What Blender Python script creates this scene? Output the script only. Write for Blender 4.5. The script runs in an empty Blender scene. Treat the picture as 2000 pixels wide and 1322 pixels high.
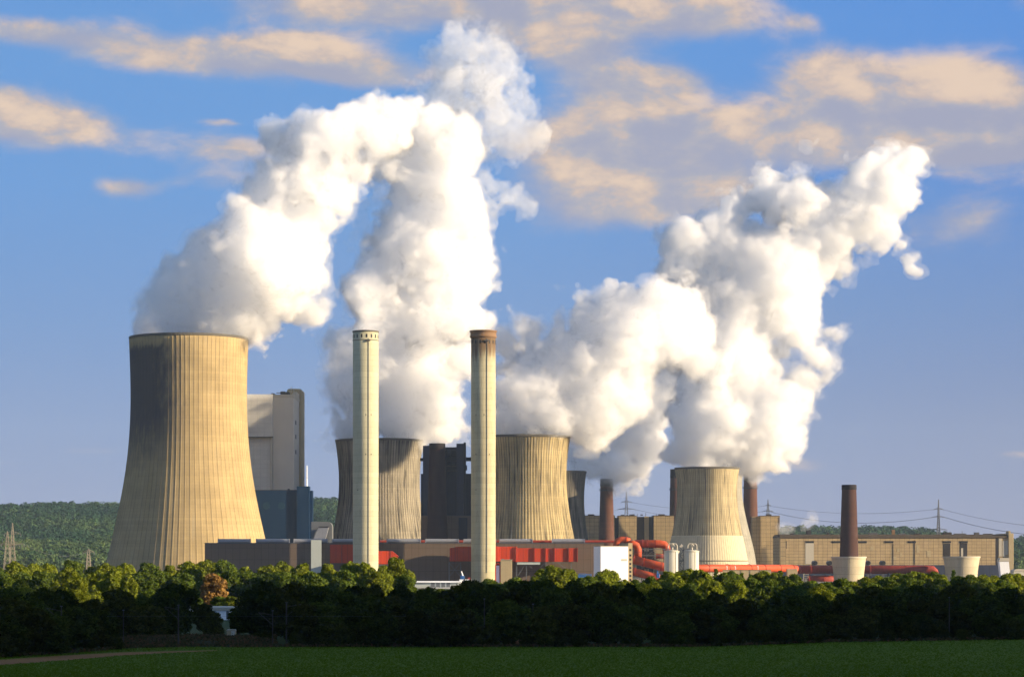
import bpy, bmesh, math, random
import numpy as np
from mathutils import Vector, Matrix

# ------------------------------------------------------------------ camera, sun, sky
S = bpy.context.scene
COL = S.collection
R = math.radians
CAM_Z = 15.0
F = 4700.0                       # focal length in pixels of the 2000 px wide photograph
HOR = 1100.0                     # row of the horizon

cam_data = bpy.data.cameras.new("camera")
cam_data.sensor_width = 36.0
cam_data.lens = 36.0 * F / 2000.0
cam_data.shift_y = (HOR - 661.0) / 2000.0
cam_data.clip_start = 1.0
cam_data.clip_end = 40000.0
cam = bpy.data.objects.new("camera", cam_data)
cam.location = (0.0, 0.0, CAM_Z)
cam.rotation_euler = (R(90), 0, 0)
COL.objects.link(cam)
S.camera = cam

SUN_EL, SUN_PHI = R(15.0), R(75.0)          # sun to the right, a little behind the camera
SUN_DIR = Vector((math.sin(SUN_PHI) * math.cos(SUN_EL), -math.cos(SUN_PHI) * math.cos(SUN_EL), math.sin(SUN_EL)))
sun_data = bpy.data.lights.new("sun", "SUN")
sun_data.energy = 5.0
sun_data.angle = R(0.5)
sun_data.color = (1.0, 0.80, 0.535)
sun = bpy.data.objects.new("sun", sun_data)
sun.rotation_euler = SUN_DIR.to_track_quat("Z", "Y").to_euler()
COL.objects.link(sun)

S.view_settings.view_transform = "Standard"
S.view_settings.look = "None"
S.view_settings.exposure = 1.25
S.view_settings.gamma = 1.0
cy = S.cycles
cy.use_denoising = True
cy.max_bounces = 40
cy.diffuse_bounces = 5
cy.glossy_bounces = 2
cy.transmission_bounces = 4
cy.transparent_max_bounces = 16
cy.volume_bounces = 36
cy.sample_clamp_indirect = 6.0
cy.use_adaptive_sampling = True
cy.adaptive_threshold = 0.03


def srgb(r, g, b):
    return tuple(((c / 255.0) / 12.92 if c <= 10 else ((c / 255.0 + 0.055) / 1.055) ** 2.4) for c in (r, g, b)) + (1.0,)


class NT:
    """small helper to wire node trees"""
    def __init__(self, tree):
        self.t = tree
        tree.nodes.clear()

    def n(self, kind, **kw):
        nd = self.t.nodes.new(kind)
        ins = kw.pop("ins", {})
        for k, v in kw.items():
            setattr(nd, k, v)
        for k, v in ins.items():
            self.set(nd, k, v)
        return nd

    def set(self, nd, k, v):
        sock = nd.inputs[k]
        if isinstance(v, bpy.types.NodeSocket):
            self.t.links.new(v, sock)
        else:
            sock.default_value = v

    def math(self, op, a, b=None, c=None, clamp=False):
        nd = self.t.nodes.new("ShaderNodeMath")
        nd.operation = op
        nd.use_clamp = clamp
        for i, v in enumerate((a, b, c)):
            if v is not None:
                self.set(nd, i, v)
        return nd.outputs[0]

    def vmath(self, op, a, b=None, c=None):
        nd = self.t.nodes.new("ShaderNodeVectorMath")
        nd.operation = op
        for i, v in enumerate((a, b, c)):
            if v is not None:
                self.set(nd, i, v)
        return nd.outputs["Value"] if op in ("LENGTH", "DOT_PRODUCT", "DISTANCE") else nd.outputs[0]

    def mix(self, fac, a, b, blend="MIX"):
        nd = self.t.nodes.new("ShaderNodeMix")
        nd.data_type = "RGBA"
        nd.blend_type = blend
        self.set(nd, 0, fac)
        self.set(nd, 6, a)
        self.set(nd, 7, b)
        return nd.outputs[2]

    def maprange(self, v, a, b, c=0.0, d=1.0, smooth=True):
        nd = self.t.nodes.new("ShaderNodeMapRange")
        nd.interpolation_type = "SMOOTHSTEP" if smooth else "LINEAR"
        for i, x in enumerate((v, a, b, c, d)):
            self.set(nd, i, x)
        return nd.outputs[0]

    def noise(self, vec, scale, detail=4.0, rough=0.55, dist=0.0):
        nd = self.t.nodes.new("ShaderNodeTexNoise")
        nd.noise_dimensions = "3D"
        self.set(nd, "Vector", vec)
        self.set(nd, "Scale", scale)
        self.set(nd, "Detail", detail)
        self.set(nd, "Roughness", rough)
        self.set(nd, "Distortion", dist)
        return nd.outputs[0]

    def ramp(self, v, stops):
        nd = self.t.nodes.new("ShaderNodeValToRGB")
        cr = nd.color_ramp
        cr.elements[0].position, cr.elements[0].color = stops[0]
        cr.elements[1].position, cr.elements[1].color = stops[-1]
        for p, c in stops[1:-1]:
            e = cr.elements.new(p)
            e.color = c
        self.set(nd, 0, v)
        return nd.outputs[0]


def build_world():
    w = bpy.data.worlds.new("World")
    S.world = w
    w.use_nodes = True
    w.cycles.sampling_method = "MANUAL"
    w.cycles.sample_map_resolution = 512
    g = NT(w.node_tree)
    tc = g.n("ShaderNodeTexCoord")
    d = tc.outputs["Generated"]
    sep = g.n("ShaderNodeSeparateXYZ", ins={0: d})
    x, y, z = sep.outputs
    az = g.math("ARCTAN2", x, y)
    el = g.math("ARCSINE", g.math("MINIMUM", g.math("MAXIMUM", z, -1.0), 1.0))
    # sky: physical sky high up, a clear evening blue towards the horizon
    sky = g.n("ShaderNodeTexSky", sky_type="NISHITA", sun_disc=False)
    sky.sun_elevation = SUN_EL
    sky.sun_rotation = math.atan2(SUN_DIR.x, SUN_DIR.y)
    sky.altitude = 100.0
    sky.air_density = 1.0
    sky.dust_density = 0.6
    sky.ozone_density = 2.0
    skyc = g.n("ShaderNodeVectorMath", operation="SCALE", ins={0: sky.outputs[0], "Scale": SKY_STRENGTH})
    low = g.ramp(g.maprange(el, -0.02, 0.26, smooth=False), [
        (0.0, srgb(164, 168, 188)), (0.10, srgb(154, 163, 192)), (0.25, srgb(134, 155, 195)), (0.42, srgb(119, 155, 205)),
        (0.62, srgb(108, 157, 216)), (0.80, srgb(104, 156, 217)), (1.0, srgb(98, 150, 215))])
    # the right of the view is a little greyer low down, bluer high up
    warm = g.maprange(az, -0.05, 0.25)
    lowr = g.ramp(g.maprange(el, -0.02, 0.26, smooth=False), [
        (0.0, srgb(160, 160, 182)), (0.12, srgb(148, 154, 182)), (0.28, srgb(128, 144, 182)), (0.45, srgb(112, 144, 195)),
        (0.65, srgb(94, 143, 212)), (0.85, srgb(90, 146, 219)), (1.0, srgb(82, 140, 218))])
    lowc = g.mix(warm, low, lowr)
    lowc = g.vmath("MULTIPLY", lowc, (VIS, VIS, VIS))
    hi = g.maprange(el, 0.26, 0.60)
    base = g.mix(hi, lowc, skyc.outputs[0])
    # clouds: laid out by direction in the sky
    comb = g.n("ShaderNodeCombineXYZ", ins={0: az, 1: el, 2: 0.0})
    p = comb.outputs[0]
    wob = g.n("ShaderNodeTexNoise", noise_dimensions="3D", ins={"Vector": g.vmath("MULTIPLY", p, (14.0, 30.0, 1.0)), "Scale": 1.0, "Detail": 5.0, "Roughness": 0.62})
    wobv = g.vmath("MULTIPLY_ADD", g.vmath("SUBTRACT", wob.outputs["Color"], (0.5, 0.5, 0.5)), (0.017, 0.010, 0.0), p)
    E = [  # u, v, ru, rv, weight
        (180, 8, 420, 26, 0.5), (660, 34, 330, 54, 0.78), (1080, 30, 330, 80, 0.95), (1370, 50, 150, 66, 0.9),
        (90, 98, 220, 34, 0.85), (420, 132, 330, 42, 1.0), (690, 158, 170, 40, 0.98), (560, 110, 150, 30, .6),
        (80, 268, 165, 58, 1.25), (20, 230, 50, 40, 0.9), (330, 305, 170, 34, 0.32), (465, 300, 100, 32, 0.55), (255, 380, 80, 28, 0.85), (450, 362, 120, 36, 0.5),
        (1130, 115, 130, 60, 0.85), (1310, 178, 105, 42, 0.9), (1200, 190, 120, 50, .7), (1150, 270, 170, 60, 0.75), (1360, 262, 200, 58, 1.0), (1250, 330, 300, 70, 0.9),
        (1390, 385, 150, 46, 0.8), (1130, 400, 190, 80, 0.55), (1250, 420, 200, 50, .45),
        (1600, 165, 120, 66, 0.78), (1700, 235, 220, 90, 0.85), (1830, 205, 150, 80, 0.95), (1940, 260, 150, 100, 1.1), (1690, 300, 190, 50, 0.7), (1870, 310, 210, 40, 0.7),
        (1700, 8, 60, 22, 0.7), (1565, 68, 50, 26, 0.5), (1880, 445, 150, 56, 0.62), (1990, 40, 60, 30, .5),
        (170, 886, 90, 12, 0.42), (15, 911, 70, 10, 0.4), (1560, 905, 110, 22, 0.3), (1280, 920, 70, 20, .45), (1955, 897, 90, 14, .35), (430, 255, 50, 9, .5),
    ]
    cov = None
    tops = None
    for (u, v, ru, rv, wt) in E:
        ca, ce = (u - 1000.0) / F, (HOR - v) / F
        q = g.vmath("MULTIPLY_ADD", wobv, (F / ru, F / rv, 0.0), (-ca * F / ru, -ce * F / rv, 0.0))
        r2 = g.vmath("DOT_PRODUCT", q, q)
        gsn = g.math("MULTIPLY", g.math("POWER", 2.718, g.math("MULTIPLY", r2, -1.35)), wt * 1.15)
        cov = gsn if cov is None else g.math("ADD", cov, gsn)
        qy = g.math("MULTIPLY", g.vmath("DOT_PRODUCT", q, (0.25, 1.0, 0.0)), gsn)
        tops = qy if tops is None else g.math("ADD", tops, qy)
    # clouds elsewhere round the sky, from noise alone
    behind = g.maprange(g.math("ABSOLUTE", az), 0.28, 0.5)
    nb = g.noise(g.vmath("MULTIPLY", d, (5.0, 5.0, 16.0)), 1.0, 5.0, 0.6)
    covb = g.math("MULTIPLY", g.maprange(nb, 0.45, 0.7), g.maprange(el, 0.02, 0.12))
    cov = g.math("ADD", g.math("MULTIPLY", cov, g.math("SUBTRACT", 1.0, behind)), g.math("MULTIPLY", covb, behind))
    n1 = g.noise(g.vmath("MULTIPLY", p, (20.0, 36.0, 1.0)), 1.0, 9.0, 0.60, 0.2)
    n2 = g.noise(g.vmath("MULTIPLY_ADD", p, (20.0, 36.0, 1.0), (-0.14, -0.30, 0.0)), 1.0, 9.0, 0.60, 0.2)
    dens = g.math("MULTIPLY_ADD", g.math("SUBTRACT", n1, 0.5), 1.45, cov)
    alpha = g.math("MULTIPLY", g.maprange(dens, 0.20, 1.02), 0.84)
    alpha = g.math("MULTIPLY", alpha, g.maprange(cov, 0.02, 0.30))
    lit = g.maprange(g.math("MULTIPLY_ADD", g.math("SUBTRACT", n1, n2), 2.0, g.math("MULTIPLY_ADD", g.math("SUBTRACT", n1, 0.5), 1.0, g.math("MULTIPLY", tops, 0.42))), -0.38, 0.52)
    litmix = g.ramp(lit, [(0.0, srgb(172, 170, 184)), (0.35, srgb(190, 182, 182)), (0.65, srgb(217, 193, 172)), (1.0, srgb(246, 214, 178))])
    litmix = g.vmath("MULTIPLY", litmix, (VIS, VIS, VIS))
    final = g.mix(alpha, base, litmix)
    # below the horizon: dull ground tone
    final = g.mix(g.maprange(el, -0.06, -0.015), srgb(60, 66, 58), final)
    bg = g.n("ShaderNodeBackground", ins={"Color": final, "Strength": 1.0})
    out = g.n("ShaderNodeOutputWorld", ins={"Surface": bg.outputs[0]})


VIS = 2.0 ** -S.view_settings.exposure
SKY_STRENGTH = 0.095
build_world()


# ------------------------------------------------------------------ placing and building helpers
def P(u, v, D):
    """the world point seen at pixel (u, v) of the photograph, D metres down the view"""
    return Vector(((u - 1000.0) / F * D, D, CAM_Z + (HOR - v) / F * D))


def U2X(u, D):
    return (u - 1000.0) / F * D


def V2Z(v, D):
    return CAM_Z + (HOR - v) / F * D


def tag(o, label=None, cat=None, group=None, kind=None):
    if label: o["label"] = label
    if cat: o["category"] = cat
    if group: o["group"] = group
    if kind: o["kind"] = kind
    return o


def empty(name, loc, label, cat, group=None, rz=0.0):
    o = bpy.data.objects.new(name, None)
    o.empty_display_size = 1.0
    o.location = loc
    o.rotation_euler = (0, 0, rz)
    COL.objects.link(o)
    return tag(o, label, cat, group)


def mesh_obj(name, verts, faces, mat, parent=None, smooth=False):
    me = bpy.data.meshes.new(name)
    me.from_pydata(verts, [], faces)
    me.update()
    return link_mesh(name, me, mat, parent, smooth)


def link_mesh(name, me, mat, parent=None, smooth=False):
    if mat is not None:
        me.materials.append(mat)
    if smooth:
        me.polygons.foreach_set("use_smooth", [True] * len(me.polygons))
    o = bpy.data.objects.new(name, me)
    COL.objects.link(o)
    if parent is not None:
        o.parent = parent
    return o


def np_mesh(name, verts, quads, mat, parent=None, smooth=False):
    """fast mesh from numpy arrays; quads is (n, 4)"""
    me = bpy.data.meshes.new(name)
    nv, nf = len(verts), len(quads)
    k = quads.shape[1]
    me.vertices.add(nv)
    me.vertices.foreach_set("co", np.ascontiguousarray(verts, dtype=np.float32).ravel())
    me.loops.add(nf * k)
    me.loops.foreach_set("vertex_index", np.ascontiguousarray(quads, dtype=np.int32).ravel())
    me.polygons.add(nf)
    me.polygons.foreach_set("loop_start", np.arange(0, nf * k, k, dtype=np.int32))
    me.update(calc_edges=True)
    return link_mesh(name, me, mat, parent, smooth)


def copy_tree(o, parent=None):
    c = o.copy()
    COL.objects.link(c)
    if parent is not None:
        c.parent = parent
    for ch in list(o.children):
        copy_tree(ch, c)
    return c


# ------------------------------------------------------------------ steam
def steam_material(name, density, color=(0.97, 0.97, 0.97, 1.0), aniso=0.25, surf=0.25):
    m = bpy.data.materials.new(name)
    m.use_nodes = True
    g = NT(m.node_tree)
    out = g.n("ShaderNodeOutputMaterial")
    vs = g.n("ShaderNodeVolumeScatter", ins={"Color": color, "Density": density, "Anisotropy": aniso})
    g.t.links.new(vs.outputs[0], out.inputs["Volume"])
    if surf:
        tr = g.n("ShaderNodeBsdfTransparent")
        df = g.n("ShaderNodeBsdfDiffuse", ins={"Color": color})
        tl = g.n("ShaderNodeBsdfTranslucent", ins={"Color": color})
        a = g.n("ShaderNodeMixShader", ins={0: 0.35, 1: df.outputs[0], 2: tl.outputs[0]})
        b = g.n("ShaderNodeMixShader", ins={0: surf, 1: tr.outputs[0], 2: a.outputs[0]})
        g.t.links.new(b.outputs[0], out.inputs["Surface"])
    return m


def sss_material(name, radius):
    m = bpy.data.materials.new(name)
    m.use_nodes = True
    g = NT(m.node_tree)
    out = g.n("ShaderNodeOutputMaterial")
    pr = g.n("ShaderNodeBsdfPrincipled", ins={"Base Color": (0.96, 0.96, 0.96, 1), "Roughness": 1.0, "Specular IOR Level": 0.0,
                                              "Subsurface Weight": 1.0, "Subsurface Radius": (1, 1, 1), "Subsurface Scale": radius})
    g.t.links.new(pr.outputs[0], out.inputs["Surface"])
    return m


def lin_up(a, shape, step):
    for ax in range(3):
        t = np.arange(shape[ax]) / step
        i = np.minimum(np.floor(t).astype(int), a.shape[ax] - 2)
        w = (t - i).astype(np.float32)
        sh = [1, 1, 1]
        sh[ax] = -1
        w = w.reshape(sh)
        a = np.take(a, i, axis=ax) * (1 - w) + np.take(a, i + 1, axis=ax) * w
    return a


def vnoise(shape, cell, rng):
    """smooth noise in -1..1 on a grid, its lattice turned at random; cell = voxels per lattice cell"""
    step = max(1.0, cell / 4.0)
    cs = [int(math.ceil(s / step)) + 2 for s in shape]
    q, _ = np.linalg.qr(rng.normal(size=(3, 3)))
    ax = [np.arange(c, dtype=np.float32) * np.float32(step / cell) for c in cs]
    L = 32
    lat = rng.uniform(-1, 1, (L, L, L)).astype(np.float32)
    off = rng.uniform(0, L, 3)
    idx, fr = [], []
    for r in range(3):
        p = (ax[0] * np.float32(q[r, 0]))[:, None, None] + (ax[1] * np.float32(q[r, 1]))[None, :, None] + (ax[2] * np.float32(q[r, 2]))[None, None, :] + np.float32(off[r] + 4 * L)
        i = np.floor(p)
        w = p - i
        idx.append(i.astype(np.int32) % L)
        fr.append(w * w * (3 - 2 * w))
    out = 0.0
    for dx in (0, 1):
        ix = (idx[0] + dx) % L
        wx = fr[0] if dx else 1 - fr[0]
        for dy in (0, 1):
            iy = (idx[1] + dy) % L
            wy = wx * (fr[1] if dy else 1 - fr[1])
            for dz in (0, 1):
                out = out + wy * (fr[2] if dz else 1 - fr[2]) * lat[ix, iy, (idx[2] + dz) % L]
    out = out * np.float32(1.15)
    if step == 1.0:
        return out[:shape[0], :shape[1], :shape[2]]
    return lin_up(out, shape, step)


def steam_field(blobs, vox, seed, n2=9, n3=6, puff=1.0, rag=1.0):
    """blobs: (x, y, z, r). Returns signed field (positive inside, metres) and the origin"""
    rng = np.random.default_rng(seed)
    B = np.array(blobs, dtype=np.float64)
    pad = 14.0
    lo = (B[:, :3] - B[:, 3:4] * 1.5).min(0) - pad
    hi = (B[:, :3] + B[:, 3:4] * 1.5).max(0) + pad
    shape = tuple(int(v) for v in np.ceil((hi - lo) / vox))
    Fd = np.full(shape, -60.0, np.float32)

    def stamp(c, r, k):
        e = r + 10.0
        a = np.maximum(np.floor((c - e - lo) / vox).astype(int), 0)
        b = np.minimum(np.ceil((c + e - lo) / vox).astype(int), shape)
        if (b <= a).any():
            return
        ax = [(lo[i] + vox * np.arange(a[i], b[i]) - c[i]).astype(np.float32) for i in range(3)]
        d = np.sqrt(ax[0][:, None, None] ** 2 + ax[1][None, :, None] ** 2 + ax[2][None, None, :] ** 2)
        s = np.float32(r) - d
        w = Fd[a[0]:b[0], a[1]:b[1], a[2]:b[2]]
        h = np.maximum(k - np.abs(w - s), 0.0) / k
        np.maximum(w, s, out=w)
        w += h * h * (k * 0.25)

    for b in B:
        stamp(b[:3], b[3], b[3] * 0.35)
    for b in B:
        for _ in range(n2):
            d = rng.normal(size=3); d /= np.linalg.norm(d)
            r2 = b[3] * rng.uniform(0.28, 0.5)
            c2 = b[:3] + d * b[3] * rng.uniform(0.72, 0.95)
            stamp(c2, r2 * puff, r2 * 0.3)
            for _k in range(n3):
                d3 = rng.normal(size=3); d3 /= np.linalg.norm(d3)
                d3 = d3 + d * 0.7; d3 /= np.linalg.norm(d3)
                r3 = r2 * rng.uniform(0.28, 0.48)
                stamp(c2 + d3 * r2 * rng.uniform(0.8, 1.0) * puff, r3 * puff, r3 * 0.3)
    # curl the puffs: pull the field about with smooth noise
    W = []
    for a in range(3):
        W.append(vnoise(shape, 42.0 / vox, rng) * (7.0 * rag / vox) + vnoise(shape, 17.0 / vox, rng) * (3.6 * rag / vox) + vnoise(shape, 8.0 / vox, rng) * (1.5 * rag / vox))
    idx = []
    fr = []
    for a in range(3):
        sh = [1, 1, 1]
        sh[a] = -1
        p = np.clip(W[a] + np.arange(shape[a], dtype=np.float32).reshape(sh), 0, shape[a] - 1.001)
        i0 = p.astype(np.int32)
        idx.append(i0)
        fr.append(p - i0)
    out = 0.0
    for dx in (0, 1):
        wx = fr[0] if dx else 1 - fr[0]
        for dy in (0, 1):
            wy = wx * (fr[1] if dy else 1 - fr[1])
            for dz in (0, 1):
                out = out + wy * (fr[2] if dz else 1 - fr[2]) * Fd[idx[0] + dx, idx[1] + dy, idx[2] + dz]
    Fd = out.astype(np.float32)
    del out, W, idx, fr
    # tears near the edges
    Fd -= np.maximum(vnoise(shape, 26.0 / vox, rng) + 0.5 * vnoise(shape, 11.0 / vox, rng) - 0.55, 0) * np.float32(15.0 * rag)
    for wl, am in ((34.0, 4.0), (17.0, 3.2), (9.0, 2.4)):
        Fd += vnoise(shape, wl / vox, rng) * np.float32(am * rag)
    for wl, am in ((11.0, 2.6), (6.0, 2.0), (3.6, 1.4), (2.3, 0.8)):
        if wl / vox >= 1.6:
            Fd += (np.abs(vnoise(shape, wl / vox, rng)) - 0.35) * np.float32(am * 1.6 * rag)
    return Fd, lo


def iso_mesh(name, Fd, lo, vox, iso, mat, parent, floor=None):
    import openvdb
    g = openvdb.FloatGrid(60.0)
    A = -(Fd - np.float32(iso))
    # close the box
    for ax in range(3):
        for e in (0, -1):
            sl = [slice(None)] * 3
            sl[ax] = e
            A[tuple(sl)] = 20.0
    g.copyFromArray(A)
    pts, quads = g.convertToQuads(0.0)
    pts = pts * vox + lo
    # drop tiny crumbs: keep it simple, shells of any size stay
    base = np.array(parent.location if parent is not None else (0, 0, 0))
    return np_mesh(name, pts - base, quads, mat, parent, smooth=True)


def px_blobs(lst, D, seed, depth=0.35):
    rng = random.Random(seed)
    out = []
    for b in lst:
        u, v, r = b[:3]
        dd = b[3] if len(b) > 3 else 0.0
        c = P(u, v, D)
        k = D / F
        out.append((c.x, D + dd + rng.uniform(-1, 1) * r * k * depth, c.z, r * k))
    return out


PLUME_A = [(290, 648, 34), (340, 635, 50), (400, 625, 60), (455, 635, 50), (500, 645, 36), (530, 640, 34), (515, 662, 18), (575, 612, 34), (612, 610, 20),
           (318, 600, 36), (345, 580, 46), (400, 565, 72), (470, 560, 78), (545, 545, 68), (590, 545, 34), (560, 590, 40),
           (385, 510, 40), (376, 482, 20), (440, 490, 56), (510, 490, 76), (568, 485, 52), (598, 505, 22), (475, 430, 40), (500, 395, 36), (490, 450, 50),
           (535, 430, 60), (590, 420, 48), (540, 370, 50), (600, 370, 55), (645, 370, 40), (620, 330, 55), (560, 310, 36), (545, 262, 26), (565, 275, 32), (610, 290, 50),
           (660, 295, 55), (680, 345, 30), (690, 255, 45), (718, 222, 26), (722, 265, 38), (745, 250, 26)]


# ------------------------------------------------------------------ materials
def new_mat(name):
    m = bpy.data.materials.new(name)
    m.use_nodes = True
    return m, NT(m.node_tree)


def finish(g, color, rough=0.8, spec=0.3, bump=None, bstr=0.3, bdist=0.2, metal=0.0, extra=None):
    ins = {"Base Color": color, "Roughness": rough, "Specular IOR Level": spec, "Metallic": metal}
    if extra:
        ins.update(extra)
    pr = g.n("ShaderNodeBsdfPrincipled", ins=ins)
    if bump is not None:
        b = g.n("ShaderNodeBump", ins={"Height": bump, "Strength": bstr, "Distance": bdist})
        g.t.links.new(b.outputs[0], pr.inputs["Normal"])
    out = g.n("ShaderNodeOutputMaterial")
    g.t.links.new(pr.outputs[0], out.inputs["Surface"])


KA = 0.74                         # base tone of the weathered surfaces


def c4(c, k=1.0):
    return (c[0] * k, c[1] * k, c[2] * k, 1.0)


def mat_plain(name, col_, rough=0.7, var=0.18, scale=0.25, streak=0.15, metal=0.0, spec=0.3):
    """painted or bare surface with blotches and vertical run marks"""
    col = tuple(v * (1.0 if min(col_) > 0.8 else KA) for v in col_)
    m, g = new_mat(name)
    tc = g.n("ShaderNodeTexCoord").outputs["Object"]
    n1 = g.noise(tc, scale, 5.0, 0.6)
    n2 = g.noise(g.vmath("MULTIPLY", tc, (1.2, 1.2, 0.05)), 1.0, 4.0, 0.6)
    k = g.math("MULTIPLY_ADD", g.math("SUBTRACT", n1, 0.5), 2 * var, 1.0)
    k2 = g.math("MULTIPLY_ADD", g.math("SUBTRACT", n2, 0.5), 2 * streak, k)
    sc = g.n("ShaderNodeVectorMath", operation="SCALE", ins={0: tuple(col), "Scale": k2})
    finish(g, sc.outputs[0], rough, spec, metal=metal)
    return m


def mat_panel(name, col, joint=(0.08, 0.07, 0.05), w=3.0, h=1.5, jw=0.06, var=0.16, rough=0.85, streak=0.22, axis="x", odd=0.10):
    """facade of panels in rows with dark joints, uneven panel tones and dirt runs"""
    m, g = new_mat(name)
    tc = g.n("ShaderNodeTexCoord").outputs["Object"]
    s = g.n("ShaderNodeSeparateXYZ", ins={0: tc})
    hx = g.math("ADD", s.outputs[0], g.math("MULTIPLY", s.outputs[1], 1.0))
    v = g.n("ShaderNodeCombineXYZ", ins={0: hx, 1: s.outputs[2], 2: 0.0}).outputs[0]
    b = g.n("ShaderNodeTexBrick", offset=0.0, squash=1.0, ins={"Vector": v, "Color1": c4(col, KA * (1 - odd)), "Color2": c4(col, KA * (1 + odd)), "Mortar": c4(joint, KA),
                                       "Scale": 1.0, "Mortar Size": jw, "Mortar Smooth": 0.3, "Brick Width": w, "Row Height": h})
    n1 = g.noise(tc, 0.12, 5.0, 0.65)
    n2 = g.noise(g.vmath("MULTIPLY", tc, (0.9, 0.9, 0.04)), 1.0, 4.0, 0.6)
    k = g.math("MULTIPLY_ADD", g.math("SUBTRACT", n1, 0.5), 2 * var, 1.0)
    k = g.math("MULTIPLY_ADD", g.math("SUBTRACT", n2, 0.5), 2 * streak, k)
    sc = g.n("ShaderNodeVectorMath", operation="SCALE", ins={0: b.outputs[0], "Scale": k})
    finish(g, sc.outputs[0], rough, 0.2)
    return m


def mat_tower(name, base, dark, light, streak=0.6, zlo=0.0, zhi=100.0, lift=2.0, nrib=120, rib_dark=0.35, dark_top=None, seed=0.0, lines=0.09, wash=0.0, ribw=0.13):
    """ribbed concrete shell: lift rings, rib lines, black weather streaks and pale run marks"""
    m, g = new_mat(name)
    tc = g.n("ShaderNodeTexCoord").outputs["Object"]
    s = g.n("ShaderNodeSeparateXYZ", ins={0: tc})
    x, y, z = s.outputs
    ang = g.math("ARCTAN2", x, g.math("MULTIPLY", y, -1.0))     # 0 towards the viewer, + to the right
    cs = g.n("ShaderNodeCombineXYZ", ins={0: g.math("MULTIPLY", ang, 40.0), 1: g.math("MULTIPLY", z, 0.03), 2: seed}).outputs[0]
    fine = g.noise(cs, 0.55, 3.5, 0.62)
    cs2 = g.n("ShaderNodeCombineXYZ", ins={0: g.math("MULTIPLY", ang, 9.0), 1: g.math("MULTIPLY", z, 0.045), 2: seed + 7.0}).outputs[0]
    broad = g.noise(cs2, 0.6, 4.0, 0.6)
    zf = g.maprange(z, zlo, zhi, smooth=False)
    # where the streaks are heavy: broad patches
    patch = g.maprange(broad, 0.40, 0.66)
    st = g.math("MULTIPLY", g.maprange(fine, 0.46, 0.60), g.math("MULTIPLY_ADD", patch, 0.75, 0.25))
    st = g.math("MULTIPLY", st, g.math("MULTIPLY", g.maprange(zf, -0.05, 0.35), streak), clamp=True)
    cs3 = g.n("ShaderNodeCombineXYZ", ins={0: g.math("MULTIPLY", ang, 55.0), 1: g.math("MULTIPLY", z, 0.025), 2: seed + 3.0}).outputs[0]
    pale = g.math("MULTIPLY", g.maprange(g.noise(cs3, 0.45, 3.0, 0.6), 0.57, 0.66), g.maprange(g.noise(cs2, 0.9, 3.0, 0.5), 0.45, 0.65))
    blot = g.noise(tc, 0.06, 6.0, 0.65)
    col = g.mix(g.maprange(blot, 0.3, 0.7), c4(base, 0.86 * KA), c4(base, 1.1 * KA))
    if wash:
        col = g.mix(g.math("MULTIPLY", g.maprange(broad, 0.35, 0.7), wash), col, c4(dark, 1.6 * KA))
    col = g.mix(g.math("MULTIPLY", pale, 0.75 if streak > 0.3 else 0.2), col, c4(light, KA))
    col = g.mix(st, col, c4(dark, KA))
    # lift rings of the climbing formwork
    fr = g.math("FRACT", g.math("DIVIDE", z, lift))
    ring = g.math("MULTIPLY", g.math("LESS_THAN", fr, 0.16), lines)
    tone = g.n("ShaderNodeTexWhiteNoise", noise_dimensions="1D", ins={"W": g.math("FLOOR", g.math("DIVIDE", z, lift))}).outputs[0]
    kk = g.math("SUBTRACT", g.math("MULTIPLY_ADD", tone, 0.10, 0.95), ring)
    # rib joints
    fa = g.math("FRACT", g.math("MULTIPLY_ADD", ang, nrib / (2 * math.pi), 0.5))
    rb = g.math("LESS_THAN", g.math("ABSOLUTE", g.math("SUBTRACT", fa, 0.5)), ribw)
    rmod = g.maprange(g.noise(cs3, 0.35, 3.0, 0.6), 0.35, 0.62, 0.35, 1.5)
    kk = g.math("SUBTRACT", kk, g.math("MULTIPLY", g.math("MULTIPLY", rb, rmod), rib_dark))
    sc = g.n("ShaderNodeVectorMath", operation="SCALE", ins={0: col, "Scale": kk})
    colr = sc.outputs[0]
    if dark_top:
        # a darker patch with an uneven outline: (angle lo, angle hi, z lo, z hi, strength)
        a0, a1, z0, z1, sg = dark_top
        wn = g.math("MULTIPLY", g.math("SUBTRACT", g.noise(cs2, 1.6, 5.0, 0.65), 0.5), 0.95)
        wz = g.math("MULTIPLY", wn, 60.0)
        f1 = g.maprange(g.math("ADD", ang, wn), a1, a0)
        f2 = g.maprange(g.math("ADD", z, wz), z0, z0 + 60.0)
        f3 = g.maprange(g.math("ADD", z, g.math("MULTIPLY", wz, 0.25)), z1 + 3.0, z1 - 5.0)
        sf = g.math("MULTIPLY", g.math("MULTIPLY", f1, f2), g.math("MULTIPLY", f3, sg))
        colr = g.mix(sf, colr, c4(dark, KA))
    finish(g, colr, 0.9, 0.15, bump=g.math("SUBTRACT", fine, ring), bstr=0.25, bdist=0.3)
    return m


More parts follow.
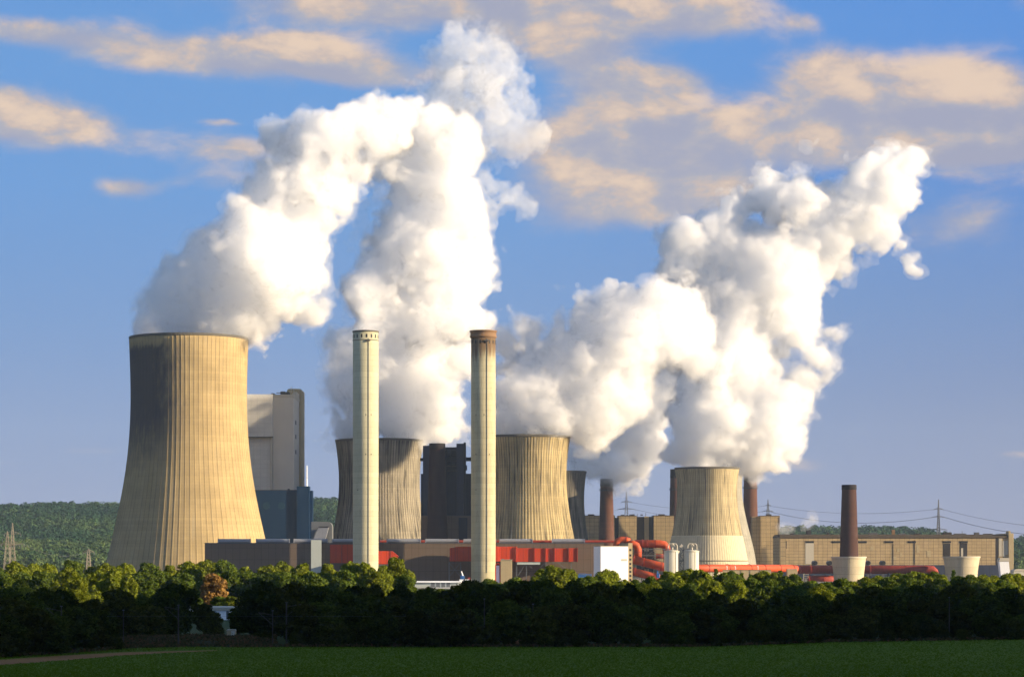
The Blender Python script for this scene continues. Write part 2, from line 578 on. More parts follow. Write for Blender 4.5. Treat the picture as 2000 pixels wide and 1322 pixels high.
def mat_shaft(name, base, dark, lift=4.0, rust=None, zt=180.0, seed=0.0, streak=0.3):
    """slender concrete or brick shaft with lift rings, runs and an optional rusty crown"""
    m, g = new_mat(name)
    tc = g.n("ShaderNodeTexCoord").outputs["Object"]
    s = g.n("ShaderNodeSeparateXYZ", ins={0: tc})
    x, y, z = s.outputs
    ang = g.math("ARCTAN2", x, g.math("MULTIPLY", y, -1.0))
    cs = g.n("ShaderNodeCombineXYZ", ins={0: g.math("MULTIPLY", ang, 5.0), 1: g.math("MULTIPLY", z, 0.03), 2: seed}).outputs[0]
    fine = g.noise(cs, 2.2, 6.0, 0.65)
    blot = g.noise(tc, 0.15, 5.0, 0.6)
    lf = g.math("DIVIDE", z, lift)
    tone = g.n("ShaderNodeTexWhiteNoise", noise_dimensions="1D", ins={"W": g.math("FLOOR", lf)}).outputs[0]
    ring = g.math("MULTIPLY", g.math("LESS_THAN", g.math("FRACT", lf), 0.07), 0.16)
    col = g.mix(g.math("MULTIPLY", g.maprange(fine, 0.48, 0.75), streak), c4(base, KA), c4(dark, KA))
    k = g.math("SUBTRACT", g.math("MULTIPLY_ADD", tone, 0.12, 0.86), ring)
    k = g.math("MULTIPLY_ADD", g.math("SUBTRACT", blot, 0.5), 0.25, k)
    col = g.n("ShaderNodeVectorMath", operation="SCALE", ins={0: col, "Scale": k}).outputs[0]
    if rust:
        cs4 = g.n("ShaderNodeCombineXYZ", ins={0: g.math("MULTIPLY", ang, 11.0), 1: g.math("MULTIPLY", z, 0.02), 2: seed + 5}).outputs[0]
        rn = g.noise(cs4, 1.4, 5.0, 0.6)
        top = g.maprange(z, zt - rust, zt - 1.0)
        rf = g.maprange(g.math("ADD", rn, g.math("MULTIPLY", top, 0.42)), 0.62, 0.86)
        rf = g.math("MULTIPLY", rf, g.maprange(z, zt - rust * 2.2, zt - rust * 0.3))
        col = g.mix(g.math("MULTIPLY", rf, 0.9), col, (0.10, 0.05, 0.022, 1))
    finish(g, col, 0.85, 0.2, bump=fine, bstr=0.15, bdist=0.2)
    return m


CONC = (0.46, 0.40, 0.28)
M = {}
M["tower_new"] = mat_tower("ribbed_concrete_new", (0.47, 0.352, 0.175), (0.060, 0.058, 0.072), (0.5, 0.46, 0.36), streak=0.10, zlo=40, zhi=200, lift=2.6, nrib=84, rib_dark=0.32, ribw=0.055, dark_top=(-0.50, 0.22, 80.0, 194.0, 0.92), lines=0.07)
M["tower_old_a"] = mat_tower("streaked_concrete_grey", (0.38, 0.335, 0.25), (0.03, 0.028, 0.028), (0.58, 0.54, 0.44), streak=0.95, zlo=10, zhi=90, lift=2.2, nrib=96, rib_dark=0.34, ribw=0.2, seed=2.0, wash=0.35)
M["tower_old_b"] = mat_tower("streaked_concrete_yellow", (0.54, 0.43, 0.225), (0.035, 0.032, 0.03), (0.62, 0.57, 0.44), streak=0.80, zlo=10, zhi=90, lift=2.2, nrib=96, rib_dark=0.30, ribw=0.2, seed=11.0, wash=0.25)
M["tower_old_c"] = mat_tower("streaked_concrete_pale", (0.56, 0.46, 0.27), (0.07, 0.062, 0.05), (0.70, 0.66, 0.54), streak=0.75, zlo=25, zhi=100, lift=2.2, nrib=96, rib_dark=0.28, ribw=0.2, seed=23.0)
M["tower_old_d"] = mat_tower("streaked_concrete_dark", (0.22, 0.195, 0.15), (0.04, 0.038, 0.035), (0.5, 0.46, 0.38), streak=0.95, zlo=0, zhi=90, lift=2.2, nrib=96, rib_dark=0.34, ribw=0.2, seed=31.0, wash=0.4)
M["tower_old_e"] = mat_tower("plain_concrete_grey", (0.36, 0.34, 0.28), (0.1, 0.095, 0.08), (0.5, 0.47, 0.4), streak=0.3, zlo=0, zhi=90, lift=2.2, nrib=96, rib_dark=0.1, seed=41.0)
M["skirt"] = mat_plain("pale_skirt_concrete", (0.66, 0.57, 0.38), 0.9, 0.14, 0.2, 0.3)
M["rim"] = mat_plain("dark_rim_concrete", (0.13, 0.12, 0.10), 0.9)
M["chim1"] = mat_shaft("pale_shaft_concrete", (0.64, 0.60, 0.40), (0.32, 0.29, 0.2), 4.2, seed=1.0, streak=0.3)
M["chim2"] = mat_shaft("stained_shaft_concrete", (0.60, 0.54, 0.34), (0.24, 0.2, 0.13), 4.2, rust=26.0, zt=184.0, seed=4.0, streak=0.5)
M["brick"] = mat_shaft("dark_red_brick", (0.085, 0.040, 0.030), (0.04, 0.022, 0.02), 3.0, seed=8.0, streak=0.6)
M["brick3"] = mat_shaft("shaded_maroon_brick", (0.040, 0.022, 0.024), (0.02, 0.013, 0.016), 3.0, seed=6.0, streak=0.5)  # darker copy of the brick, its shade put into the colour
M["brick2"] = mat_shaft("brown_brick", (0.13, 0.056, 0.034), (0.06, 0.032, 0.024), 3.0, seed=9.0, streak=0.55)
M["dark_top"] = mat_plain("sooty_black", (0.025, 0.02, 0.02), 0.9)
M["black"] = mat_plain("dark_opening", (0.015, 0.015, 0.018), 0.6)
M["slate"] = mat_panel("brown_metal_facade", (0.170, 0.124, 0.088), (0.10, 0.07, 0.048), 5.5, 9.0, 0.14, 0.10, 0.7, 0.10, odd=0.03)
M["silver"] = mat_plain("dull_silver_sheet", (0.36, 0.37, 0.40), 0.45, 0.12, 0.3, 0.1, metal=0.35)
M["grey"] = mat_panel("grey_concrete_facade", (0.74, 0.70, 0.61), (0.56, 0.53, 0.46), 6.0, 4.0, 0.10, 0.08, 0.9, 0.10, odd=0.03)
M["grey_b"] = mat_plain("grey_sheet_facade", (0.72, 0.67, 0.57), 0.8, 0.08, 0.08, 0.06)
M["greyl"] = mat_plain("light_grey_sheet", (0.62, 0.56, 0.44), 0.75, 0.08, 0.1, 0.08)
M["blue"] = mat_panel("deep_blue_sheet", (0.000, 0.026, 0.080), (0.000, 0.020, 0.065), 1.0, 20.0, 0.08, 0.06, 0.6, 0.05, odd=0.02)
M["bluel"] = mat_plain("faded_blue_disc", (0.004, 0.040, 0.08), 0.6, 0.1)
M["navy"] = mat_panel("dark_slate_sheet", (0.011, 0.018, 0.040), (0.012, 0.014, 0.022), 2.0, 6.0, 0.12, 0.15, 0.7, 0.15)
M["navy2"] = mat_plain("dark_steel", (0.012, 0.016, 0.028), 0.6, 0.2)
M["bluegrey"] = mat_panel("blue_grey_sheet", (0.034, 0.046, 0.085), (0.05, 0.05, 0.065), 2.0, 12.0, 0.1, 0.10, 0.7, 0.12)
M["steel"] = mat_plain("galvanised_steel", (0.16, 0.17, 0.18), 0.5, 0.15)
M["steel_d"] = mat_plain("dark_steel_paint", (0.10, 0.10, 0.11), 0.6, 0.15)  # darker steel for posts, legs and roof edges
M["red"] = mat_panel("red_painted_sheet", (0.62, 0.060, 0.014), (0.25, 0.025, 0.012), 4.2, 30.0, 0.12, 0.10, 0.55, 0.12, odd=0.08)
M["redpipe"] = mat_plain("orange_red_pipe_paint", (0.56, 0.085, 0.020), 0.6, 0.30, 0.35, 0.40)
M["redd"] = mat_plain("dark_red_paint_and_shade", (0.34, 0.045, 0.022), 0.65, 0.30, 0.35, 0.40)  # dark red fittings; also stands for shadow on the right-hand long pipe
M["white"] = mat_plain("white_sheet", (0.86, 0.87, 0.88), 0.6, 0.04, 0.2, 0.05)
M["whiteg"] = mat_plain("greenish_white_sheet", (0.55, 0.60, 0.56), 0.6, 0.06, 0.2, 0.05)
M["cream"] = mat_plain("cream_silo_paint", (0.68, 0.65, 0.52), 0.6, 0.1, 0.3, 0.18)
M["beige"] = mat_panel("beige_panel_facade", (0.52, 0.385, 0.205), (0.19, 0.135, 0.075), 4.6, 3.0, 0.16, 0.16, 0.9, 0.28, odd=0.08)
M["beige_s"] = mat_panel("beige_tile_facade", (0.46, 0.345, 0.185), (0.15, 0.11, 0.06), 5.0, 4.4, 0.18, 0.14, 0.9, 0.25, odd=0.08)
M["recess"] = mat_plain("dark_brown_recess", (0.035, 0.03, 0.03), 0.8)
M["eave"] = mat_plain("weathered_brown_eave", (0.11, 0.085, 0.06), 0.85, 0.25, 0.2, 0.4)
M["basin"] = mat_shaft("pale_basin_concrete", (0.66, 0.57, 0.39), (0.40, 0.33, 0.22), 6.0, seed=14.0, streak=0.45)
M["tan"] = mat_plain("tan_render", (0.52, 0.41, 0.23), 0.85, 0.1)
M["bluep"] = mat_plain("bright_blue_paint", (0.03, 0.14, 0.42), 0.5, 0.15)
M["wood"] = mat_plain("grey_timber", (0.085, 0.07, 0.055), 0.85, 0.2)
M["wire"] = mat_plain("dark_cable", (0.10, 0.11, 0.13), 0.6)
M["pylon"] = mat_plain("pylon_steel", (0.14, 0.15, 0.17), 0.6)
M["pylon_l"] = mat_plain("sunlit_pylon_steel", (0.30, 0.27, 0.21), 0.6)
M["yellow"] = mat_plain("yellow_paint", (0.75, 0.45, 0.02), 0.5)
M["redrim"] = mat_plain("rust_band", (0.26, 0.15, 0.075), 0.8, 0.25)


# ------------------------------------------------------------------ shape builder
class MB:
    def __init__(self):
        self.v = []
        self.f = []

    def add(self, vs, fs):
        o = len(self.v)
        self.v.extend([tuple(p) for p in vs])
        self.f.extend([tuple(i + o for i in f) for f in fs])
        return self

    def box(self, x0, x1, y0, y1, z0, z1, rz=0.0, c=None):
        vs = [Vector((x, y, z)) for z in (z0, z1) for x, y in ((x0, y0), (x1, y0), (x1, y1), (x0, y1))]
        if rz:
            c = c or Vector(((x0 + x1) / 2, (y0 + y1) / 2, 0))
            mt = Matrix.Rotation(rz, 4, "Z")
            vs = [mt @ (p - c) + c for p in vs]
        return self.add(vs, [(0, 3, 2, 1), (4, 5, 6, 7), (0, 1, 5, 4), (1, 2, 6, 5), (2, 3, 7, 6), (3, 0, 4, 7)])

    def bbox(self, x0, x1, y0, y1, z0, z1, b=0.15):
        """box with bevelled upright edges and top edge"""
        P_ = [(x0 + b, y0), (x1 - b, y0), (x1, y0 + b), (x1, y1 - b), (x1 - b, y1), (x0 + b, y1), (x0, y1 - b), (x0, y0 + b)]
        cx, cy_ = (x0 + x1) / 2, (y0 + y1) / 2
        Q = [(px + (b if px < cx else -b) * 0.8, py + (b if py < cy_ else -b) * 0.8) for px, py in P_]
        vs = [(x, y, z0) for x, y in P_] + [(x, y, z1 - b) for x, y in P_] + [(x, y, z1) for x, y in Q]
        fs = [tuple(range(7, -1, -1)), tuple(range(16, 24))]
        for k in range(2):
            for i in range(8):
                j = (i + 1) % 8
                fs.append((k * 8 + i, k * 8 + j, k * 8 + 8 + j, k * 8 + 8 + i))
        return self.add(vs, fs)

    def prism(self, poly, y0, y1):
        """polygon in x, z pushed along y (counter-clockwise seen from -y)"""
        n = len(poly)
        vs = [(x, y0, z) for x, z in poly] + [(x, y1, z) for x, z in poly]
        fs = [tuple(range(n)), tuple(range(2 * n - 1, n - 1, -1))]
        for i in range(n):
            j = (i + 1) % n
            fs.append((i, i + n, j + n, j))
        return self.add(vs, fs)

    def tube(self, pts, r, n=8, caps=True):
        pts = [Vector(p) for p in pts]
        rs = r if isinstance(r, (list, tuple)) else [r] * len(pts)
        rings = []
        up = Vector((0, 0, 1))
        prev = None
        for i, p in enumerate(pts):
            d = (pts[min(i + 1, len(pts) - 1)] - pts[max(i - 1, 0)]).normalized()
            if prev is None:
                a = d.cross(up if abs(d.z) < 0.95 else Vector((0, 1, 0))).normalized()
            else:
                a = (prev - d * prev.dot(d)).normalized()
            prev = a
            b = d.cross(a)
            rings.append([p + (a * math.cos(2 * math.pi * k / n) + b * math.sin(2 * math.pi * k / n)) * rs[i] for k in range(n)])
        vs = [q for ring in rings for q in ring]
        fs = []
        for i in range(len(pts) - 1):
            for k in range(n):
                l = (k + 1) % n
                fs.append((i * n + k, (i + 1) * n + k, (i + 1) * n + l, i * n + l))
        if caps:
            fs.append(tuple(range(n)))
            fs.append(tuple(range(len(vs) - 1, len(vs) - n - 1, -1)))
        return self.add(vs, fs)

    def lathe(self, prof, n=64, c=(0, 0), mod=None, closed=False):
        """prof: (r, z) from below to above on the outside"""
        vs = []
        for r, z in prof:
            for k in range(n):
                a = 2 * math.pi * k / n
                rr = r + (mod(k, z) if mod else 0.0)
                vs.append((c[0] + rr * math.cos(a), c[1] + rr * math.sin(a), z))
        fs = []
        m = len(prof)
        for i in range(m if closed else m - 1):
            i2 = (i + 1) % m
            for k in range(n):
                l = (k + 1) % n
                fs.append((i * n + k, i * n + l, i2 * n + l, i2 * n + k))
        return self.add(vs, fs)

    def disc(self, c, r, y, n=20, depth=0.3):
        """round plate facing -y"""
        return self.tube([(c[0], y, c[1]), (c[0], y + depth, c[1])], r, n)

    def build(self, name, mat, parent=None, smooth=False, off=None):
        """vertices are world points when parent is given: they are shifted to the parent's base"""
        o = parent.location if parent is not None else Vector((0, 0, 0))
        if off is not None:
            o = off
        return mesh_obj(name, [(x - o[0], y - o[1], z - o[2]) for x, y, z in self.v], self.f, mat, parent, smooth)


def solid(name, mb, mat, label, cat, group=None, smooth=False, base=None):
    """a thing that is one mesh, its origin at its base"""
    xs = [p[0] for p in mb.v]; ys = [p[1] for p in mb.v]; zs = [p[2] for p in mb.v]
    b = base or Vector(((min(xs) + max(xs)) / 2, (min(ys) + max(ys)) / 2, min(zs)))
    o = mb.build(name, mat, None, smooth, off=b)
    o.location = b
    return tag(o, label, cat, group)


def ubox(mb, u0, u1, v0, v1, D, depth, pad=0.0):
    """box whose front face fills the pixel rectangle at distance D"""
    return mb.box(U2X(u0, D), U2X(u1, D), D, D + depth, V2Z(v1, D), V2Z(v0, D))


# ------------------------------------------------------------------ cooling towers
def interp_prof(px, D, n=40):
    """px: (v, half-width in pixels) from the top down -> (r, z) from the ground up"""
    pts = sorted([(V2Z(v, D), w * D / F) for v, w in px])
    zs = np.array([p[0] for p in pts]); rs = np.array([p[1] for p in pts])
    co = np.polyfit(zs, rs, min(4, len(zs) - 1))
    z0, z1 = 0.0, zs[-1]
    slope = np.polyval(np.polyder(co), zs[0])
    out = []
    for i in range(n + 1):
        z = z0 + (z1 - z0) * i / n
        r = np.polyval(co, z) if z >= zs[0] else np.polyval(co, zs[0]) + slope * (z - zs[0])
        out.append((float(r), float(z)))
    return out


def cooling_tower(uc, D, px, mat, label, nrib, ribd, skirt=None, rimw=0.7, seg=3):
    prof = interp_prof(px, D)
    base = Vector((U2X(uc, D), D, 0))
    t = empty("cooling_tower", base, label, "cooling tower", "cooling towers of the power station")
    n = nrib * seg
    th = 0.9
    mod = lambda k, z: ribd if k % seg == 0 else 0.0
    z1 = prof[-1][1]
    start = 0
    if skirt:
        zs = V2Z(skirt, D)
        pr = [p for p in prof if p[1] < zs]
        top = [p for p in prof if p[1] >= zs]
        rs = np.interp(zs, [p[1] for p in prof], [p[0] for p in prof])
        sk = MB().lathe([(r + 0.35, z) for r, z in pr] + [(rs + 0.35, zs), (rs - 0.4, zs + 0.02)], n, base[:2], mod)
        sk.build("skirt", M["skirt"], t, True)
        # a thin seam ring half way down the skirt
        zz = zs * 0.36 + 2
        rr = np.interp(zz, [p[1] for p in prof], [p[0] for p in prof])
        MB().lathe([(rr + 0.3, zz - 0.5), (rr + 0.9, zz - 0.45), (rr + 0.9, zz + 0.45), (rr + 0.3, zz + 0.5)], 96, base[:2]).build("seam_ring", M["rim"], t, True)
        prof2 = [(rs, zs)] + top
    else:
        prof2 = prof
    inner = [(r - th, z) for r, z in reversed(prof2)]
    sh = MB().lathe(prof2 + inner, n, base[:2], mod)
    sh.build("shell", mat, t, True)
    r1 = prof[-1][0]
    MB().lathe([(r1 + 0.2, z1 - 1.6), (r1 + rimw, z1 - 1.5), (r1 + rimw, z1 + 0.35), (r1 - th - 0.3, z1 + 0.35), (r1 - th - 0.3, z1 - 1.6)], 128, base[:2]).build("rim", M["rim"], t)
    # slanting legs round the air intake
    return t, base, r1, z1


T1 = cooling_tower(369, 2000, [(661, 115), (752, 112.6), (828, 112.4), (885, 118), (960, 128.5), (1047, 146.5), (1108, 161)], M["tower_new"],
                   "tallest cooling tower, smooth tan concrete with darker upper left", 84, 0.30, rimw=0.5, seg=8)
T2 = cooling_tower(741, 2205, [(860, 85), (905, 79.5), (960, 78), (1005, 83), (1051, 91), (1090, 99)], M["tower_old_a"],
                   "grey streaked cooling tower directly behind the clean pale chimney", 96, 0.5)
T3 = cooling_tower(1026, 2090, [(853, 87.5), (907, 80), (960, 80.5), (1005, 86), (1051, 94.5), (1090, 103)], M["tower_old_b"],
                   "yellow streaked cooling tower just right of the stained chimney", 96, 0.5)
T4 = cooling_tower(1083, 2550, [(921, 61.5), (960, 57.5), (1000, 58), (1050, 64.5), (1095, 72)], M["tower_old_d"],
                   "small dark cooling tower half hidden behind the yellow streaked one", 96, 0.5)
T5 = cooling_tower(1381, 2500, [(914, 62.5), (964, 57.5), (1000, 60), (1046, 68), (1084, 75.5), (1101, 79)], M["tower_old_c"],
                   "small pale cooling tower with smooth lower skirt behind the twin silos", 96, 0.5, skirt=1046)
T6 = cooling_tower(1392, 2640, [(914, 60), (964, 57), (1000, 62), (1046, 73), (1101, 84)], M["tower_old_e"],
                   "plain grey cooling tower showing only its right edge behind the pale one", 96, 0.3)


# ------------------------------------------------------------------ tall chimneys
def tall_chimney(uc, D, vtop, wpx, mat, label, crown, ladder_u):
    k = D / F
    r = wpx * k / 2
    zt = V2Z(vtop, D)
    b = Vector((U2X(uc, D), D, 0))
    t = empty("tall_chimney", b, label, "chimney", "tall concrete chimneys")
    shaft = MB().lathe([(r * 0.99, 0), (r, zt * 0.5), (r, zt - 0.2), (r - 1.2, zt), (r - 1.4, zt - 8)], 96, b[:2]).build("shaft", mat, t, True)
    if crown:
        MB().lathe([(r - 0.1, zt - 5.2), (r + 0.9, zt - 4.6), (r + 0.9, zt - 3.6), (r + 0.5, zt - 3.4), (r + 0.55, zt - 0.6), (r + 1.1, zt - 0.3), (r + 1.1, zt + 0.5), (r - 1.0, zt + 0.5)], 96, b[:2]).build("crown", M["redrim"], t, True)
    else:
        MB().lathe([(r, zt - 0.9), (r + 0.35, zt - 0.8), (r + 0.35, zt + 0.3), (r - 1.2, zt + 0.3)], 96, b[:2]).build("crown", M["rim"], t)
        MB().lathe([(r, zt - 7.2), (r + 0.25, zt - 7.1), (r + 0.25, zt - 6.7), (r, zt - 6.6)], 96, b[:2]).build("ledge", M["rim"], t)
    for i in range(16):                               # small openings under the top
        a = 2 * math.pi * (i + 0.35) / 16
        m = MB().box(-0.55, 0.55, -0.12, 0.5, -1.3, 1.3)
        m.v = [(b.x + p[0] * math.cos(a) - (p[1] - r) * math.sin(a), b.y + p[0] * math.sin(a) + (p[1] - r) * math.cos(a), p[2] + (zt - 4.0 if not crown else zt - 8.4)) for p in m.v]
        if math.cos(a) > -0.25:
            m.build("opening", M["black"], shaft, off=b)
    xl = U2X(ladder_u, D)
    dx = xl - b.x
    yl = b.y - math.sqrt(max(r * r - dx * dx, 0.1))
    n = Vector((dx, yl - b.y, 0)).normalized()
    p = Vector((xl, yl, 0)) + n * 0.25
    lad = MB()
    lad.tube([p + Vector((0, 0, 8)), p + Vector((0, 0, zt - 6))], 0.2, 6)
    lad.build("ladder", M["steel"], t)
    MB().box(p.x - 2.2, p.x + 1.5, p.y - 1.2, p.y + 0.3, zt - 8.0, zt - 7.2).build("platform", M["rim"], t)
    rnd = random.Random(int(uc))
    for vv in (889, 958, 812):
        for du in (-14, 2, 12):
            if rnd.random() < 0.7:
                x = b.x + du * k
                y = b.y - math.sqrt(r * r - (du * k) ** 2)
                MB().box(x - 0.3, x + 0.3, y - 0.15, y + 0.5, V2Z(vv, D), V2Z(vv, D) + 0.8).build("vent", M["black"], shaft, off=b)
    return t


tall_chimney(714.2, 1824, 647.5, 50.0, M["chim1"], "clean pale concrete chimney with a row of dark slots under its top", False, 721)
tall_chimney(944, 1824, 647.5, 48.0, M["chim2"], "pale concrete chimney with brown rust stains running from its crown", True, 951)


def brick_chimney(uc, D, vtop, wt, vb, wb, mat, label, rings, cap):
    k = D / F
    zt, zb = V2Z(vtop, D), V2Z(vb, D)
    rt, rb = wt * k / 2, wb * k / 2
    s = (rb - rt) / (zt - zb)
    b = Vector((U2X(uc, D), D, 0))
    t = empty("brick_chimney", b, label, "chimney", "brick chimneys")
    r = lambda z: rt + s * (zt - z)
    MB().lathe([(r(z), z) for z in np.linspace(0, zt - cap, 14)] , 48, b[:2]).build("shaft", mat, t, True)
    MB().lathe([(r(zt - cap) + 0.02, zt - cap), (r(zt - cap) + 0.3, zt - cap + 0.1), (rt + 0.3, zt - 0.4), (rt + 0.15, zt), (rt - 0.9, zt), (rt - 1.1, zt - 6)], 48, b[:2]).build("cap", M["dark_top"], t, True)
    for vr in rings:
        z = V2Z(vr, D)
        gal = MB().lathe([(r(z), z - 0.5), (r(z) + 1.2, z - 0.35), (r(z) + 1.2, z + 0.3), (r(z), z + 0.4)], 48, b[:2]).build("gallery", M["navy2"], t)
        g_ = MB().lathe([(r(z) + 1.15, z + 1.3), (r(z) + 1.3, z + 1.3), (r(z) + 1.3, z + 1.5), (r(z) + 1.15, z + 1.5)], 48, b[:2])
        for i in range(24):
            a = 2 * math.pi * i / 24
            x, y = b.x + (r(z) + 1.2) * math.cos(a), b.y + (r(z) + 1.2) * math.sin(a)
            g_.tube([(x, y, z + 0.2), (x, y, z + 1.4)], 0.06, 4)
        g_.build("railing", M["navy2"], gal, off=b)
    return t


brick_chimney(854, 2082, 866, 30, 1050, 41, M["brick3"], "dark red brick chimney in front of the dark boiler house", [], 5)
brick_chimney(1184.7, 2600, 935, 23.5, 1056, 30.5, M["brick2"], "brown brick chimney standing alone left of the lattice pylon on the horizon", [957.5], 8)
brick_chimney(1318.5, 2720, 916, 18, 1056, 24, M["brick"], "dark brick chimney peeping out left of the small pale cooling tower", [956], 10)
brick_chimney(1465.5, 2720, 922, 24.5, 1100, 33, M["brick2"], "reddish brick chimney just right of the small pale cooling tower", [953], 10)
brick_chimney(1658.3, 2010, 946.5, 27.5, 1087, 36.5, M["brick"], "thick dark brick chimney rising from behind the flared concrete basin", [], 4.2)


# ------------------------------------------------------------------ turbine hall along the front
DH = 1850.0
kH = DH / F
hx0, hx1 = U2X(400, DH), U2X(1180, DH)
hz = V2Z(1061, DH)
hall = empty("turbine_hall", Vector(((hx0 + hx1) / 2, DH, 0)), "long low brown metal hall running behind both tall chimneys", "hall")
MB().box(hx0, hx1, DH, DH + 46, 0, hz).build("wall", M["slate"], hall)
MB().box(hx0 - 0.2, hx1 + 0.2, DH - 0.25, DH + 46.2, hz + 0.004, hz + 0.55).build("roof_edge", M["steel_d"], hall)
m = MB(); ubox(m, 607.5, 627.5, 1054, 1125, DH - 3.0, 2.99); m.build("pale_panel_bay", M["whiteg"], hall)
for (a, b, dd) in ((644.5, 667, 2.2), (667.8, 690, 2.6)):
    m = MB(); ubox(m, a, b, 1063, 1099, DH - dd, dd - 0.01); m.build("red_panel_bay", M["red"], hall)
# roof ventilators: silver half barrels in a row
vent_u = [(425, 488.5, "at the far left end of the hall roof"), (499.5, 565, "in front of the foot of the tan cooling tower"), (573, 639.5, "in front of the sloping conveyor gallery"),
          (648, 712, "passing behind the clean pale chimney"), (755, 821.5, "in front of the grey streaked cooling tower"), (830.5, 896, "in front of the dark red brick chimney"),
          (905, 969, "passing behind the stained chimney"), (975.5, 1040.5, "in front of the yellow streaked cooling tower"), (1078, 1142.5, "at the right end of the row, near the beige buildings")]
for (a, b, where) in vent_u:
    xa, xb = U2X(a, DH), U2X(b, DH)
    zc = hz + 2.2
    t = empty("roof_ventilator", Vector(((xa + xb) / 2, DH + 3, hz + 0.55)), "silver barrel ventilator " + where, "ventilator", "barrel ventilators on the hall roof")
    poly = [(xa_, z_) for xa_, z_ in ()]
    arc = [(DH + 3 + 2.1 * math.cos(th), zc - 0.3 + 1.75 * math.sin(th)) for th in np.linspace(-0.5, math.pi + 0.5, 14)]
    vs = [(xa, y, z) for y, z in arc] + [(xb, y, z) for y, z in arc]
    n = len(arc)
    fs = [(i, i + 1, n + i + 1, n + i) for i in range(n - 1)] + [tuple(range(n - 1, -1, -1)), tuple(range(n, 2 * n)), (n - 1, 0, n, 2 * n - 1)]
    hood = MB().add(vs, fs).build("hood", M["silver"], t)
    MB().box(xa + 0.6, xb - 0.6, DH + 1.3, DH + 4.7, hz + 0.56, zc - 1.15).build("curb", M["steel_d"], t)
    for xx in (xa + 0.25, xb - 0.25):
        MB().box(xx - 0.3, xx + 0.3, DH + 0.7, DH + 5.3, hz + 0.56, zc + 1.5).build("end_plate", M["silver"], hood, off=t.location)
# thin red pipe along the roof
solid("roof_pipe", MB().tube([(U2X(742, DH + 8), DH + 8, hz + 1.5), (U2X(1207, DH + 8), DH + 8, hz + 1.5)], 1.15, 12), M["redd"], "thin red pipe lying along the brown hall roof behind the ventilators", "pipe")

# ------------------------------------------------------------------ red flue duct on steel legs at the stained chimney
D = 1834.5
t = empty("flue_duct", Vector((U2X(1000, D), D, 0)), "long box-shaped red duct on steel legs leading into the stained chimney", "duct")
segs = [(878.5, 889, 1069.5, 1095.5, 0), (889, 935, 1067.2, 1095.5, .5), (950, 966.5, 1066.5, 1096, .3), (966.5, 974, 1066.5, 1096, .9), (974, 1007.5, 1067, 1096, .2), (1007.5, 1010, 1067, 1097, 1.0), (1010, 1043, 1070, 1096.5, 0.2), (1043, 1065, 1070.5, 1096.5, .5),
        (1065, 1111, 1070.5, 1096.5, 0.15), (1111, 1128.5, 1070, 1096.5, 0.6)]
for (a, b, v0, v1, dy) in segs:
    m = MB(); m.bbox(U2X(a, D), U2X(b, D), D - dy, D + 9, V2Z(v1, D), V2Z(v0, D), 0.12); m.build("duct_section", M["red"], t)
for u in (889, 1007.5, 1043.3, 1065.2, 1083, 1111, 1127.8):
    m = MB(); m.box(U2X(u, D) - 0.22, U2X(u, D) + 0.22, D - 1.35, D + 9.1, V2Z(1097.2, D), V2Z(1069.3, D)); m.build("flange", M["redd"], t)
zt = V2Z(1097.4, D)
for u in (877, 899.5, 1009, 1028, 1066, 1116):
    for yy in (D + 0.5, D + 7.5):
        m = MB(); m.box(U2X(u, D) - 0.28, U2X(u, D) + 0.28, yy - 0.28, yy + 0.28, 0, zt); m.build("support_leg", M["steel"], t)
for (ua, ub, va, vb) in ((877, 899.5, 1098, 1126), (899.5, 877, 1098, 1126), (877, 899.5, 1098.5, 1098.5), (877, 899.5, 1113, 1113), (1028, 1009, 1098, 1128), (1088, 1116, 1098, 1117), (1066, 1054, 1098, 1108), (1028, 1040, 1099, 1110), (1066, 1116, 1098.6, 1098.6)):
    m = MB(); m.tube([P(ua, va, D + 0.4), P(ub, vb, D + 0.4)], 0.2, 6); m.build("brace", M["steel"], t)
m = MB(); m.box(U2X(1010, D), U2X(1055, D), D - 1, D + 2, V2Z(1102, D), zt - 0.05); m.build("pale_beam", M["whiteg"], t)

# short red duct at the clean chimney
t = empty("flue_duct", Vector((U2X(755, 1830), 1830, 0)), "short red duct with sloping end sticking out right of the clean chimney", "duct")
D = 1830.0
MB().bbox(U2X(728, D), U2X(763, D), D, D + 6, V2Z(1101, D), V2Z(1075.7, D), 0.12).build("duct_section", M["red"], t)
MB().prism([(U2X(763, D), V2Z(1101, D)), (U2X(768, D), V2Z(1100, D)), (U2X(778.5, D), V2Z(1086, D)), (U2X(766.5, D), V2Z(1076, D)), (U2X(763, D), V2Z(1075.9, D))], D + 0.1, D + 5.9).build("sloping_end", M["red"], t)
for u in (738.8, 763):
    MB().box(U2X(u, D) - 0.3, U2X(u, D) + 0.3, D - 0.3, D + 6.1, V2Z(1101.3, D), V2Z(1075.2, D)).build("flange", M["redd"], t)
MB().box(U2X(728, D), U2X(757, D), D + 0.6, D + 5, V2Z(1103.5, D), V2Z(1101.4, D)).build("frame_beam", M["steel"], t)
for u in (742, 756):
    MB().box(U2X(u, D) - 0.3, U2X(u, D) + 0.3, D + 1, D + 1.6, 0, V2Z(1103.6, D)).build("support_leg", M["steel"], t)

